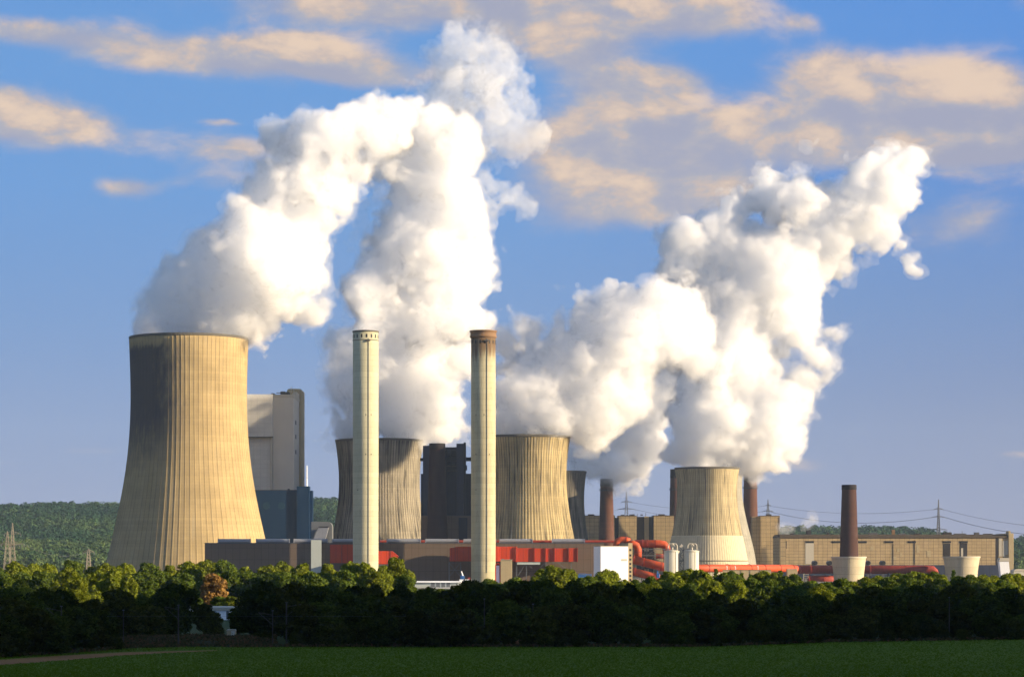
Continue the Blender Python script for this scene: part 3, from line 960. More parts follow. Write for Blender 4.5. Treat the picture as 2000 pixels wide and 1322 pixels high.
# small things in the yard below the duct
D = 1790.0
t = empty("control_kiosk", Vector((U2X(989, D), D, 0)), "tan concrete block with a small roof box at the foot of the stained chimney", "building")
MB().bbox(U2X(977.5, D), U2X(1000, D), D, D + 8, 0, V2Z(1093, D)).build("wall", M["tan"], t)
MB().box(U2X(976.5, D), U2X(1001, D), D - 0.4, D + 8.4, V2Z(1093, D) + 0.004, V2Z(1092.2, D)).build("roof", M["greyl"], t)
MB().box(U2X(980, D), U2X(984, D), D + 1, D + 4, V2Z(1092.2, D) + 0.004, V2Z(1090.8, D)).build("roof_box", M["steel"], t)
t = empty("gate_frame", Vector((U2X(972, D), D, 0)), "white panel under a small round red arch beside the tan block", "frame")
MB().box(U2X(969, D), U2X(975.5, D), D + 1, D + 2, 0, V2Z(1104, D)).build("panel", M["white"], t)
cxx, czz, rr = U2X(972.2, D), V2Z(1104.5, D), 1.75
MB().tube([(cxx - rr, D + 0.5, 0)] + [(cxx - rr * math.cos(a), D + 0.5, czz + rr * math.sin(a)) for a in np.linspace(0, math.pi, 12)] + [(cxx + rr, D + 0.5, 0)], 0.3, 8).build("arch", M["red"], t)
# low pale sheds with a canopy in front of the hall
D = 1480.0
t = empty("low_shed", Vector((U2X(850, D), D, 0)), "low white shed with flat roof seen through a gap below the red duct", "shed")
MB().box(U2X(806, D), U2X(899, D), D, D + 24, 0, V2Z(1137, D)).build("wall", M["whiteg"], t)
MB().box(U2X(804, D), U2X(900, D), D - 1.2, D + 25, V2Z(1137, D) + 0.004, V2Z(1134.6, D)).build("roof", M["white"], t)
MB().box(U2X(838, D), U2X(884, D), D - 9, D - 1.3, V2Z(1149, D), V2Z(1146.8, D)).build("canopy", M["white"], t)
for u in (842, 851, 860, 870, 881):
    MB().tube([(U2X(u, D), D - 8.4, 0), (U2X(u, D), D - 8.4, V2Z(1143, D))], 0.14, 6).build("post", M["steel"], t)
for i, u in enumerate((842, 852, 862, 872)):
    MB().box(U2X(u, D), U2X(u + 7, D), D - 0.15, D + 0.2, 3.0 - 2.9, 3.1).build("door", M["steel"], t)
D = 1500.0
t = empty("white_cabin", Vector((U2X(800, D), D, 0)), "small bright white cabin right behind the tall pointed yellow-green tree", "cabin")
MB().bbox(U2X(796, D), U2X(804.5, D), D, D + 6, 0, V2Z(1120, D), 0.1).build("wall", M["white"], t)
MB().box(U2X(795.4, D), U2X(805, D), D - 0.3, D + 6.3, V2Z(1120, D) + 0.004, V2Z(1119, D)).build("roof", M["greyl"], t)
D = 1560.0
t = empty("mobile_crane", Vector((U2X(902, D), D, 0)), "small blue and white mobile crane standing left of the stained chimney foot", "crane")
MB().bbox(U2X(897, D), U2X(921, D), D, D + 3, V2Z(1137, D), V2Z(1131, D), 0.1).build("chassis", M["white"], t)
MB().bbox(U2X(899, D), U2X(907, D), D + 0.1, D + 2.6, V2Z(1130.9, D), V2Z(1124, D), 0.2).build("cab", M["bluep"], t)
MB().tube([P(905, 1128, D + 1.2), P(901, 1115, D + 1.2)], [0.55, 0.35], 8).build("boom", M["white"], t)
MB().tube([P(901, 1115, D + 1.2), P(904.5, 1120, D + 1.2)], 0.12, 6).build("hook_cable", M["wire"], t)
MB().bbox(U2X(913, D), U2X(918, D), D + 0.2, D + 2.4, V2Z(1130.9, D), V2Z(1127, D), 0.15).build("counterweight", M["redd"], t)
for u in (900, 907, 914, 919):
    MB().tube([(U2X(u, D), D - 0.3, V2Z(1137, D)), (U2X(u, D), D + 0.4, V2Z(1137, D))], 0.8, 12).build("wheel", M["black"], t)
D = 1770.0
for i, (a, b, v0, lab) in enumerate(((1118, 1132, 1121, "left"), (1131.5, 1145, 1119.5, "middle"), (1143, 1156, 1120.5, "right"))):
    t = empty("blue_container", Vector((U2X((a + b) / 2, D), D + i * 3.5, 0)), "bright blue container, the %s one of three left of the white block" % lab, "container", "blue containers left of the white block")
    m = MB(); m.bbox(U2X(a, D), U2X(b, D), D + i * 3.5, D + i * 3.5 + 3, 0.1, V2Z(v0, D), 0.12); m.build("body", M["bluep"], t)
    MB().box(U2X(a, D) + 0.4, U2X(b, D) - 0.4, D + i * 3.5 - 0.15, D + i * 3.5 - 0.01, V2Z(v0, D) - 1.0, V2Z(v0, D) - 0.5).build("rail", M["steel"], t)

# ------------------------------------------------------------------ white block with a brown stair strip
D = 1715.0
wx0, wx1 = U2X(1173, D), U2X(1227.5, D)
t = empty("white_block", Vector((wx0, D, 0)), "windowless white box building with a brown windowed stair tower on its right edge", "building", rz=R(11))
L = (wx1 - wx0) / math.cos(R(11))
zt = V2Z(1067, D)
mesh_obj("wall", *(lambda q: (q.v, q.f))(MB().bbox(0, L, 0, 22, 0, zt, 0.12)), M["white"], t)
mesh_obj("roof_trim", *(lambda q: (q.v, q.f))(MB().box(-0.15, L + 0.15, -0.15, 22.15, zt + 0.004, zt + 0.5)), M["greyl"], t)
mesh_obj("wall_panel", *(lambda q: (q.v, q.f))(MB().box(L - 5.2, L - 0.8, -0.12, -0.004, zt - 10.2, zt - 8.8)), M["cream"], t)
k = 9.2 / 26.0
sx0, sx1 = L + 0.05, L + 3.2
zs = V2Z(1060, D)
mesh_obj("stair_tower", *(lambda q: (q.v, q.f))(MB().box(sx0, sx1, 0.3, 7, 0, zs)), M["tan"], t)
for vv in (1073.5, 1084, 1092, 1100.7, 1108.5, 1116, 1124, 1132):
    zz = V2Z(vv, D)
    w_ = mesh_obj("window", *(lambda q: (q.v, q.f))(MB().box(sx0 + 0.9, sx0 + 2.3, 0.18, 0.296, zz - 0.75, zz + 0.75)), M["black"], t)

# ------------------------------------------------------------------ red pipework between the white block and the silos
def pipe(name, pts, r, mat, label, flanges=(), n=20, cat="pipe", group="large red pipes", bend=None):
    b = Vector(pts[len(pts) // 2]); b.z = 0
    t = empty(name, b, label, cat, group)
    MB().tube(pts, r, n).build("pipe_run", mat, t, True)
    for f in flanges:
        i = int(f); w = f - i
        a, c = Vector(pts[i]), Vector(pts[min(i + 1, len(pts) - 1)])
        p = a.lerp(c, w); d = (c - a).normalized()
        MB().tube([p - d * 0.35, p + d * 0.35], r + 0.32, n).build("flange", M["redd"], t)
    return t


def arcpts(c, r, a0, a1, n, D, plane="xz"):
    return [Vector((c[0] + r * math.cos(a), D, c[1] + r * math.sin(a))) for a in np.linspace(a0, a1, n)]


D = 1775.0
k = D / F
# dome elbow on the roof end, then falling elbow
e1 = [P(1203, 1070, D + 6), P(1204, 1061, D + 6), P(1207, 1056, D + 6), P(1213, 1053.5, D + 6), P(1222, 1054, D + 6), P(1230, 1057, D + 6)]
pipe("elbow_pipe", e1, 6.2 * k, M["redpipe"], "rounded red pipe bend at the roof end above the white block", (4.0,))
e2 = [P(1228, 1063, D + 2), P(1236, 1061.5, D + 2), P(1243, 1065, D + 2), P(1246, 1072, D + 2), P(1246, 1090, D + 2)]
pipe("elbow_pipe", e2, 7.2 * k, M["redpipe"], "red pipe bending downwards just right of the windowed stair tower", (3.3,))
hp = [P(1240, 1061.5, D + 10), P(1290, 1062, D + 10), P(1297, 1063.5, D + 10), P(1301, 1068, D + 10), P(1302, 1076, D + 10), P(1302, 1090, D + 10)]
pipe("overhead_pipe", hp, 7.8 * k, M["redpipe"], "big horizontal red pipe high up with a downward bend left of the silos", (0.30, 0.48, 0.80, 3.5))
pipe("sloping_pipe", [P(1234, 1092, D - 2), P(1298, 1107.5, D - 2), P(1312, 1111, D - 2)], 8.3 * k, M["redpipe"], "upper of two thick red pipes sloping down to the right beside the white block", (0.05, 0.35, 0.9))
pipe("sloping_pipe", [P(1234, 1115, D - 6), P(1283, 1128, D - 6), P(1300, 1134, D - 6)], 7.6 * k, M["redpipe"], "lower of two thick red pipes sloping down to the right behind treetops", (0.1, 0.9))
_lp = [o for o in COL.objects if o.name.startswith("sloping_pipe")][-1]
MB().bbox(U2X(1281, D), U2X(1287, D), D - 9, D - 7, V2Z(1128, D), V2Z(1119, D), 0.2).tube([P(1284, 1119, D - 8), P(1284, 1114, D - 8)], 0.5, 8).build("valve", M["bluep"], _lp)
pipe("short_pipe", [P(1281, 1086, D + 8), P(1299, 1086, D + 8)], 4.6 * k, M["redd"], "short thin red pipe just left of the silos, under the overhead pipe", (0.1,))
# steel frame
t = empty("steel_rack", Vector((U2X(1272, D), D + 3, 0)), "grey steel frame carrying the red pipes between white block and silos", "steel frame")
for u in (1254, 1264, 1280, 1297):
    MB().box(U2X(u, D) - 0.25, U2X(u, D) + 0.25, D + 3.2, D + 3.7, 0, V2Z(1071.5, D)).build("post", M["steel_d"], t)
for v in (1072, 1084.5, 1110):
    MB().box(U2X(1253, D), U2X(1298, D), D + 3.15, D + 3.75, V2Z(v, D) - 0.25, V2Z(v, D) + 0.25).build("beam", M["steel"], t)
for a, b in (((1280, 1097), (1297, 1086)), ((1254, 1110), (1280, 1084)), ((1254, 1084), (1264, 1072)), ((1264, 1084), (1280, 1072))):
    MB().tube([P(*a, D + 3.4), P(*b, D + 3.4)], 0.18, 6).build("brace", M["steel_d"], t)
MB().box(U2X(1256, D), U2X(1279, D), D + 5, D + 12, V2Z(1110, D), V2Z(1076, D)).build("machine_housing", M["recess"], t)
# silos
for i, (ua, ub, lab) in enumerate(((1297.3, 1326.8, "left of two cream silos with curved pipes on its lid"), (1335.3, 1365, "right of two cream silos, next to the pale tower skirt"))):
    D = 1725.0
    r = (ub - ua) * D / F / 2
    b = Vector((U2X((ua + ub) / 2, D), D, 0))
    t = empty("silo", b, lab, "silo", "cream silos")
    z1 = V2Z(1075, D)
    tank = MB().lathe([(r, 0), (r, z1 - 0.3), (r - 0.3, z1), (0.01, z1 + 0.9)], 48, b[:2]).build("tank", M["cream"], t, True)
    MB().lathe([(r, z1 - 0.9), (r + 0.25, z1 - 0.9), (r + 0.25, z1 - 0.3), (r, z1 - 0.3)], 48, b[:2]).build("top_ring", M["greyl"], tank, off=b)
    for (q, w) in ((0.25, 0), (0.85, 1)):
        x = b.x - r + 2 * r * q
        MB().tube([(x, D - 1.6 + w, z1 + 0.2), (x, D - 1.6 + w, z1 + 3.6), (x + (1 - 2 * w) * 0.9, D - 1.6 + w, z1 + 4.9), (x + (1 - 2 * w) * 3.2, D - 1.6 + w, z1 + 4.9), (x + (1 - 2 * w) * 4.4, D - 1.6 + w, z1 + 3.2)], 0.42, 8).build("vent_pipe", M["greyl"], tank, off=b)
    MB().tube([(b.x + 0.2, D - 2.5, z1 + 0.4), (b.x + 0.2, D - 2.5, z1 + 2.4)], 0.7, 10).build("filter", M["greyl"], tank, off=b)
    rail = MB()
    for k_ in range(20):
        a = 2 * math.pi * k_ / 20
        rail.tube([(b.x + r * math.cos(a), b.y + r * math.sin(a), z1), (b.x + r * math.cos(a), b.y + r * math.sin(a), z1 + 1.2)], 0.06, 4)
    rail.lathe([(r - 0.08, z1 + 1.15), (r + 0.08, z1 + 1.15), (r + 0.08, z1 + 1.3), (r - 0.08, z1 + 1.3)], 40, b[:2])
    rail.build("railing", M["steel"], tank, off=b)
    for du in (-0.35, 0.45):
        x = b.x + r * du
        MB().tube([(x, b.y - math.sqrt(r * r - (r * du) ** 2) - 0.2, 0), (x, b.y - math.sqrt(r * r - (r * du) ** 2) - 0.2, z1 - 0.5)], 0.14, 6).build("down_pipe", M["greyl"], t)
D = 1727.0
t = empty("ladder_tower", Vector((U2X(1331, D), D, 0)), "narrow steel stair tower squeezed between the two cream silos", "tower")
for u in (1327.6, 1334.6):
    MB().box(U2X(u, D) - 0.16, U2X(u, D) + 0.16, D - 3, D - 2.7, 0, V2Z(1068, D)).build("post", M["steel_d"], t)
zig = [1129, 1120, 1111, 1102, 1093, 1084, 1075, 1068]
for i in range(len(zig) - 1):
    a, b = (1327.6, 1334.6) if i % 2 else (1334.6, 1327.6)
    MB().tube([P(a, zig[i], D - 2.8), P(b, zig[i + 1], D - 2.8)], 0.2, 6).build("stair_flight", M["steel_d"], t)
    MB().box(U2X(1327.6, D), U2X(1334.6, D), D - 3, D - 1.5, V2Z(zig[i], D) - 0.1, V2Z(zig[i], D) + 0.1).build("landing", M["steel_d"], t)
MB().prism([(U2X(1326.5, D), V2Z(1068, D)), (U2X(1334.5, D), V2Z(1068, D)), (U2X(1330.5, D), V2Z(1061, D))], D - 3, D - 1).build("top_hood", M["greyl"], t)

# ------------------------------------------------------------------ long red pipe in front of the right-hand hall
pa = [P(1352, 1109.5, 1800), P(1420, 1109.5, 1850), P(1490, 1109.5, 1900), P(1540, 1109.5, 1935), P(1552, 1110.5, 1945), P(1559, 1112, 1960)]
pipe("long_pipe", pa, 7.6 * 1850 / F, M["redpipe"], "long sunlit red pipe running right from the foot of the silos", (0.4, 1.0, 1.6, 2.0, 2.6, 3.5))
D = 2010.0
for i, (a, b, lab) in enumerate(((1383, 1386.5, "left"), (1392, 1395.5, "middle"), (1478, 1481.5, "right"))):
    pass
pb = [P(1556, 1112, D), P(1816, 1112, D), P(1821, 1112.5, D), P(1824.5, 1116, D), P(1825.5, 1122, D), P(1825.5, 1135, D)]
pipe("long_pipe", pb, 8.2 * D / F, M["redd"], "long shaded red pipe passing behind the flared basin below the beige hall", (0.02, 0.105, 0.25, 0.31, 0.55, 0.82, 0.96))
for k_, u in enumerate((1570, 1612, 1700, 1735, 1770, 1805)):
    MB().box(U2X(u, D) - 0.5, U2X(u, D) + 0.5, D - 2.5, D + 2.5, 0, V2Z(1118.5, D)).build("support_leg", M["steel_d"], [o for o in COL.objects if o.name.startswith("long_pipe")][-1])
pipe("lower_pipe", [P(1577, 1131.5, D - 3), P(1640, 1131.5, D - 3)], 7.8 * D / F, M["redd"], "short red pipe below the long one, left of the flared basin", (0.05, 0.5))
t = empty("pipe_rack", Vector((U2X(1605, D), D - 4, 0)), "blue-grey pipe rack with ladder tower left of the flared basin", "pipe rack")
MB().box(U2X(1583, D), U2X(1630, D), D - 7, D - 5, V2Z(1122, D), V2Z(1119.6, D)).build("walkway", M["bluegrey"], t)
for u in (1568, 1577):
    MB().box(U2X(u, D) - 0.22, U2X(u, D) + 0.22, D - 6, D - 5.5, 0, V2Z(1120, D)).build("post", M["greyl"], t)
for i in range(6):
    v = 1121 + i * 3.6
    MB().box(U2X(1568, D), U2X(1577, D), D - 6.05, D - 5.45, V2Z(v, D) - 0.12, V2Z(v, D) + 0.12).build("rung", M["greyl"], t)
MB().box(U2X(1580, D), U2X(1616, D), D - 8, D - 6, 0, V2Z(1141, D)).build("plinth", M["whiteg"], t)
# low walls in front of the pipe
D = 1790.0
t = empty("yard_wall", Vector((U2X(1459, D), D, 0)), "long low brown wall in front of the sunlit red pipe", "wall")
MB().box(U2X(1412, D), U2X(1506, D), D, D + 1.0, 0, V2Z(1112.5, D)).build("wall_body", M["tan"], t)
MB().box(U2X(1411.6, D), U2X(1506.4, D), D - 0.2, D + 1.2, V2Z(1112.5, D) + 0.004, V2Z(1112, D)).build("coping", M["eave"], t)
for u in (1430, 1448, 1466, 1485):
    MB().box(U2X(u, D) - 0.3, U2X(u, D) + 0.3, D - 0.25, D - 0.01, 0, V2Z(1113, D)).build("pier", M["tan"], t)
D = 1890.0
t = empty("valve_house", Vector((U2X(1547, D), D, 0)), "small brown box house at the bend where the red pipe turns", "building")
MB().bbox(U2X(1537.5, D), U2X(1557.5, D), D, D + 7, 0, V2Z(1111.5, D)).build("wall", M["tan"], t)
MB().box(U2X(1537, D), U2X(1558, D), D - 0.3, D + 7.3, V2Z(1111.5, D) + 0.004, V2Z(1110.7, D)).build("roof", M["greyl"], t)
for (u, lab) in ((1418.5, "left one of the pair"), (1435, "right one of the pair"), (1479, "single one nearer the pipe bend")):
    f_ = (u - 1352) / (1540 - 1352)
    Dp = 1800 + 135 * f_ - 4.5
    solid("name_plate", MB().bbox(U2X(u - 2.2, Dp), U2X(u + 2.2, Dp), Dp, Dp + 0.9, V2Z(1112, Dp), V2Z(1105, Dp), 0.05), M["white"], "white plate on the sunlit red pipe, " + lab, "plate", "white plates on the red pipe")

# ------------------------------------------------------------------ flared basins
def basin(uc, D, vt, wt, vb, wb, label):
    k = D / F
    zt = V2Z(vt, D)
    b = Vector((U2X(uc, D), D, 0))
    t = empty("flared_basin", b, label, "basin", "flared concrete basins")
    rt, rb = wt * k / 2, wb * k / 2
    z0 = V2Z(vb, D)
    prof = []
    for i in range(13):
        f = i / 12
        prof.append((rb + (rt - rb) * (f ** 1.25), max(z0, 0) + (zt - max(z0, 0)) * f))
    prof = [(rb - 0.2, 0)] + prof
    MB().lathe(prof + [(rt - 0.8, zt), (rt - 1.6, zt - 5), (0.05, zt - 6)], 96, b[:2]).build("shell", M["basin"], t, True)
    MB().lathe([(rt, zt - 0.9), (rt + 0.45, zt - 0.8), (rt + 0.45, zt + 0.15), (rt - 0.9, zt + 0.15)], 96, b[:2]).build("rim", M["greyl"], t)
    MB().tube([(b.x - rt * 0.1, b.y - rb - 0.4, 0), (b.x - rt * 0.1, b.y - rt - 0.2, zt)], 0.22, 6).build("ladder", M["steel"], t)


basin(1657.6, 1950, 1087, 67.5, 1135, 57, "pale flared concrete basin directly below the thick dark brick chimney")
basin(1878, 1985, 1086.5, 71, 1123, 61, "pale flared concrete basin standing alone near the right end of the beige hall")

# ------------------------------------------------------------------ beige halls at the right and behind
D = 2300.0
zt, zl = V2Z(1049.5, D), 0
t = empty("long_hall", Vector((U2X(1748, D), D, 0)), "long beige panelled hall with brown eave filling the right side", "hall")
MB().box(U2X(1523, D), U2X(1969, D), D, D + 60, 0, zt).build("wall", M["beige"], t)
MB().box(U2X(1522.5, D), U2X(1969.5, D), D - 1.0, D + 60.5, zt + 0.004, V2Z(1045.5, D)).build("eave", M["eave"], t)
lroof = MB().box(U2X(1524, D), U2X(1968, D), D + 3, D + 58, V2Z(1045.5, D) + 0.004, V2Z(1043.2, D)).build("roof", M["eave"], t)
for (a, b) in ((1573, 1589.5), (1624, 1641), (1676, 1693), (1727.5, 1745), (1772.5, 1789), (1841.5, 1857.5), (1874, 1890)):
    MB().box(U2X(a, D), U2X(b, D), D - 0.3, D - 0.01, V2Z(1060, D), V2Z(1056, D)).build("window", M["black"], t)
MB().box(U2X(1573, D), U2X(1589.5, D), D - 0.2, D - 0.006, V2Z(1101, D), V2Z(1060.3, D)).build("pale_door", M["greyl"], t)
for (a, b, v0, v1) in ((1842.5, 1856, 1061, 1087), (1875, 1889, 1060.5, 1087), (1945.5, 1950, 1050.5, 1107), (1533.5, 1536.5, 1056, 1071)):
    MB().box(U2X(a, D), U2X(b, D), D - 0.22, D - 0.008, V2Z(v1, D), V2Z(v0, D)).build("recess", M["recess"], t)
for (a, b, v0, v1) in ((1951, 1956.5, 1051, 1086), (1958, 1963.5, 1056, 1086), (1964, 1968.5, 1055, 1083), (1877, 1881, 1070, 1087)):
    MB().box(U2X(a, D), U2X(b, D), D - 0.26, D - 0.012, V2Z(v1, D), V2Z(v0, D)).build("pale_panel", M["greyl"], t)
for (a, b, v0, v1) in ((1744.5, 1751, 1086.5, 1093), (1752, 1757, 1070, 1077), (1758, 1762, 1079, 1086), (1790, 1796, 1064, 1079), (1700, 1708, 1066, 1074), (1810, 1818, 1075, 1087)):
    MB().box(U2X(a, D), U2X(b, D), D - 0.16, D - 0.006, V2Z(v1, D), V2Z(v0, D)).build("patched_panel", M["tan"], t)
MB().box(U2X(1786, D), U2X(1787, D), D - 0.4, D - 0.01, V2Z(1102, D), V2Z(1055, D)).build("down_pipe", M["eave"], t)
MB().box(U2X(1744, D), U2X(1745, D), D - 0.35, D - 0.01, V2Z(1102, D), V2Z(1061, D)).build("down_pipe", M["eave"], t)
MB().box(U2X(1523, D), U2X(1535, D), D - 0.5, D - 0.02, 0, V2Z(1052, D)).build("corner_strip", M["beige_s"], t)
for (a, b, v0) in ((1546, 1552, 1041), (1578, 1586, 1035.5), (1618, 1622, 1040), (1664, 1676, 1040), (1700, 1716, 1040), (1760, 1772, 1041), (1790, 1800, 1041), (1846, 1862, 1039), (1868, 1890, 1041), (1908, 1916, 1039), (1926, 1942, 1041.5)):
    MB().box(U2X(a, D), U2X(b, D), D + 8, D + 16, V2Z(1043.2, D) + 0.004, V2Z(v0, D)).build("roof_unit", M["recess"] if int(a) % 4 else M["steel_d"], lroof, off=t.location)
for u, v0 in ((1851.5, 1035), (1883, 1036), (1859, 1037)):
    MB().tube([(U2X(u, D), D + 10, V2Z(1043, D)), (U2X(u, D), D + 10, V2Z(v0, D))], 0.25, 6).build("roof_stack", M["steel_d"], lroof, off=t.location)
MB().box(U2X(1745, D), U2X(1751, D), D + 9, D + 12, V2Z(1043.2, D) + 0.004, V2Z(1034, D)).build("roof_stack", M["redrim"], t)
MB().box(U2X(1523, D), U2X(1969, D), D - 3, D - 0.6, 0, V2Z(1103, D)).build("plinth", M["bluegrey"], t)
MB().bbox(U2X(1969.3, D), U2X(1979, D), D - 1.5, D + 61, 0, V2Z(1041, D)).build("end_wall", M["tan"], t)
MB().box(U2X(1969.5, D), U2X(1973.5, D), D - 1.2, D + 12, V2Z(1041, D) + 0.004, V2Z(1036.5, D)).build("end_post", M["tan"], t)
for u, lab in ((1592.5, "leftmost"), (1621.5, "second"), (1696, "third"), (1725.5, "rightmost")):
    D2 = 2100.0
    tt = empty("intake_duct", Vector((U2X(u, D2), D2, 0)), "round dark duct mouth above the shaded red pipe, %s of four" % lab, "duct", "round duct mouths in front of the beige hall")
    MB().tube([(U2X(u, D2), D2, V2Z(1099, D2)), (U2X(u, D2), D2 + 12, V2Z(1099, D2))], 4.6 * D2 / F, 20).build("sleeve", M["steel_d"], tt, False)
    MB().tube([(U2X(u, D2), D2 - 0.1, V2Z(1099, D2)), (U2X(u, D2), D2 + 0.3, V2Z(1099, D2))], 3.9 * D2 / F, 20).build("mouth", M["black"], tt)
    MB().box(U2X(u - 2, D2), U2X(u + 2, D2), D2 + 1, D2 + 5, 0, V2Z(1102, D2)).build("support_leg", M["steel_d"], tt)
# leaning white gallery at the right end
D = 2060.0
t = empty("white_hopper", Vector((U2X(1963, D), D, 0)), "leaning white hopper box at the right end below the beige hall", "hopper")
MB().prism([(U2X(1955.5, D), V2Z(1128, D)), (U2X(1973.5, D), V2Z(1128, D)), (U2X(1970.5, D), V2Z(1096, D)), (U2X(1952, D), V2Z(1096, D))], D, D + 8).build("body", M["white"], t)
MB().prism([(U2X(1951, D), V2Z(1095.8, D)), (U2X(1971.5, D), V2Z(1095.8, D)), (U2X(1971, D), V2Z(1089, D)), (U2X(1953, D), V2Z(1089, D))], D - 0.4, D + 8.4).build("head", M["greyl"], t)
for u in (1957, 1971):
    MB().box(U2X(u, D) - 0.4, U2X(u, D) + 0.4, D + 1, D + 2, 0, V2Z(1128, D) + 0.5).build("leg", M["steel"], t)
D = 2080.0
t = empty("low_house", Vector((U2X(1992, D), D, 0)), "low white house with pale roof at the right edge behind trees", "house")
MB().box(U2X(1980, D), U2X(2010, D), D, D + 14, 0, V2Z(1115, D)).build("wall", M["cream"], t)
MB().prism([(U2X(1979, D), V2Z(1115, D) + 0.01), (U2X(2011, D), V2Z(1115, D) + 0.01), (U2X(2004, D), V2Z(1111, D)), (U2X(1984, D), V2Z(1111, D))], D - 0.5, D + 14.5).build("roof", M["greyl"], t)
MB().box(U2X(1984, D), U2X(1990, D), D - 0.1, D + 0.2, 1, V2Z(1119, D)).build("window", M["black"], t)

# block between the small towers and the long hall
D = 2690.0
t = empty("panel_block", Vector((U2X(1505, D), D, 0)), "tall beige panelled block right of the reddish brick chimney", "building")
MB().box(U2X(1485.5, D), U2X(1523, D), D, D + 40, 0, V2Z(1007.5, D)).build("wall", M["beige_s"], t)
MB().box(U2X(1470, D), U2X(1485.4, D), D + 5, D + 40, 0, V2Z(1007.5, D) - 0.6).build("side_wing", M["beige_s"], t)
MB().box(U2X(1485, D), U2X(1523.4, D), D - 0.4, D + 40.4, V2Z(1007.5, D) + 0.004, V2Z(1006.6, D)).build("roof_edge", M["eave"], t)
MB().box(U2X(1498, D), U2X(1508, D), D + 6, D + 14, V2Z(1006.6, D) + 0.004, V2Z(1003.6, D)).build("roof_unit", M["recess"], t)
MB().box(U2X(1520.5, D), U2X(1522, D), D - 0.3, D - 0.01, 0, V2Z(1010, D)).build("edge_strip", M["eave"], t)

t = empty("boiler_house_row", Vector((U2X(1230, 2700), 2700, 0)), "row of beige boiler houses with dark gaps behind the brown chimney", "boiler house")
D = 2700.0
for (a, b, v0) in ((1143, 1201, 1007), (1208.5, 1243.5, 1007.3), (1277, 1316, 1007)):
    MB().box(U2X(a, D), U2X(b, D), D, D + 45, 0, V2Z(v0, D)).build("wall", M["beige_s"], t)
    MB().box(U2X(a, D) - 0.3, U2X(b, D) + 0.3, D - 0.5, D + 45.5, V2Z(v0, D) + 0.004, V2Z(v0 - 0.9, D)).build("roof_edge", M["eave"], t)
for (a, b, v0) in ((1201.2, 1208.3, 1010.5), (1243.7, 1259, 1008.5), (1268, 1276.8, 1008.5)):
    MB().box(U2X(a, D), U2X(b, D), D + 7, D + 44, 0, V2Z(v0, D)).build("recessed_bay", M["recess"], t)
MB().box(U2X(1259.2, D), U2X(1267.8, D), D + 4, D + 44, 0, V2Z(1008, D)).build("recessed_wall", M["tan"], t)
for (a, b, v0) in ((1149, 1161, 1003.6), (1213, 1220, 1004.5), (1230, 1240, 1003.8), (1252, 1256, 1004), (1287, 1299, 1003.5), (1224, 1227, 1005)):
    MB().box(U2X(a, D), U2X(b, D), D + 6, D + 14, V2Z(1006, D) + 0.004, V2Z(v0, D)).build("roof_unit", M["recess"], t)
for u, v0 in ((1262, 1001), (1239, 1002.5), (1283, 1003), (1246, 1003)):
    MB().tube([(U2X(u, D), D + 8, V2Z(1008, D)), (U2X(u, D), D + 8, V2Z(v0, D))], 0.3, 6).build("roof_stack", M["steel_d"], t)

# ------------------------------------------------------------------ dark boiler house in the middle
D = 2105.0
t = empty("dark_boiler_house", Vector((U2X(870, D), D, 0)), "dark slate boiler house with open steel floors between the two grey cooling towers", "boiler house")
MB().box(U2X(826, D), U2X(840, D), D, D + 20, 0, V2Z(870, D)).build("stair_tower", M["bluegrey"], t)
MB().box(U2X(891.5, D), U2X(905, D), D, D + 20, 0, V2Z(866, D)).build("stair_tower", M["bluegrey"], t)
MB().box(U2X(905.2, D), U2X(909.5, D), D + 2, D + 20, 0, V2Z(863.5, D)).build("side_shaft", M["navy2"], t)
MB().box(U2X(840.2, D), U2X(891.3, D), D + 9, D + 20, 0, V2Z(872, D)).build("wall", M["navy"], t)
MB().box(U2X(840.2, D), U2X(891.3, D), D + 1.5, D + 8.9, 0, V2Z(925, D)).build("lower_wall", M["navy"], t)
for v, hgt in ((873, 5), (887, 2), (898, 3), (907, 3), (917, 2.5)):
    MB().box(U2X(840.2, D), U2X(891.3, D), D + 0.6, D + 8.8, V2Z(v + hgt, D), V2Z(v, D)).build("floor_deck", M["navy2"], t)
for u in (851, 862, 872, 882):
    MB().box(U2X(u, D) - 0.4, U2X(u, D) + 0.4, D + 0.9, D + 1.4, V2Z(925, D), V2Z(873, D)).build("column", M["navy2"], t)
for a, b in (((862, 917), (872, 890)), ((872, 935), (882, 922)), ((882, 898), (872, 880)), ((840, 925), (851, 907))):
    MB().tube([P(*a, D + 1.1), P(*b, D + 1.1)], 0.35, 6).build("brace", M["navy2"], t)
for (a, b, v0, v1) in ((866, 872, 890, 897), (874, 880, 878, 886), (880, 888, 900, 906)):
    MB().box(U2X(a, D), U2X(b, D), D + 3, D + 6, V2Z(v1, D), V2Z(v0, D)).build("machinery", M["bluegrey"], t)
MB().box(U2X(822, D), U2X(826, D), D + 1, D + 18, 0, V2Z(925, D)).build("side_wing", M["navy"], t)
MB().box(U2X(909.7, D), U2X(922, D), D + 3, D + 20, 0, V2Z(924.5, D)).build("side_wing", M["navy"], t)
MB().box(U2X(909.7, D), U2X(924, D), D + 12, D + 16, V2Z(899, D), V2Z(891.5, D)).build("bridge", M["navy2"], t)
MB().box(U2X(819.5, D), U2X(825.8, D), D + 12, D + 16, V2Z(899, D), V2Z(893, D)).build("bridge", M["navy2"], t)
MB().box(U2X(908, D), U2X(912, D), D + 2, D + 6, V2Z(918, D), V2Z(908, D)).build("machinery", M["navy2"], t)
D = 2090.0
t = empty("annex_hall", Vector((U2X(895, D), D, 0)), "brown annex with a dark blue door at the foot of the dark boiler house", "building")
MB().box(U2X(822, D), U2X(925, D), D + 6, D + 14, 0, V2Z(1007, D)).build("wall", M["slate"], t)
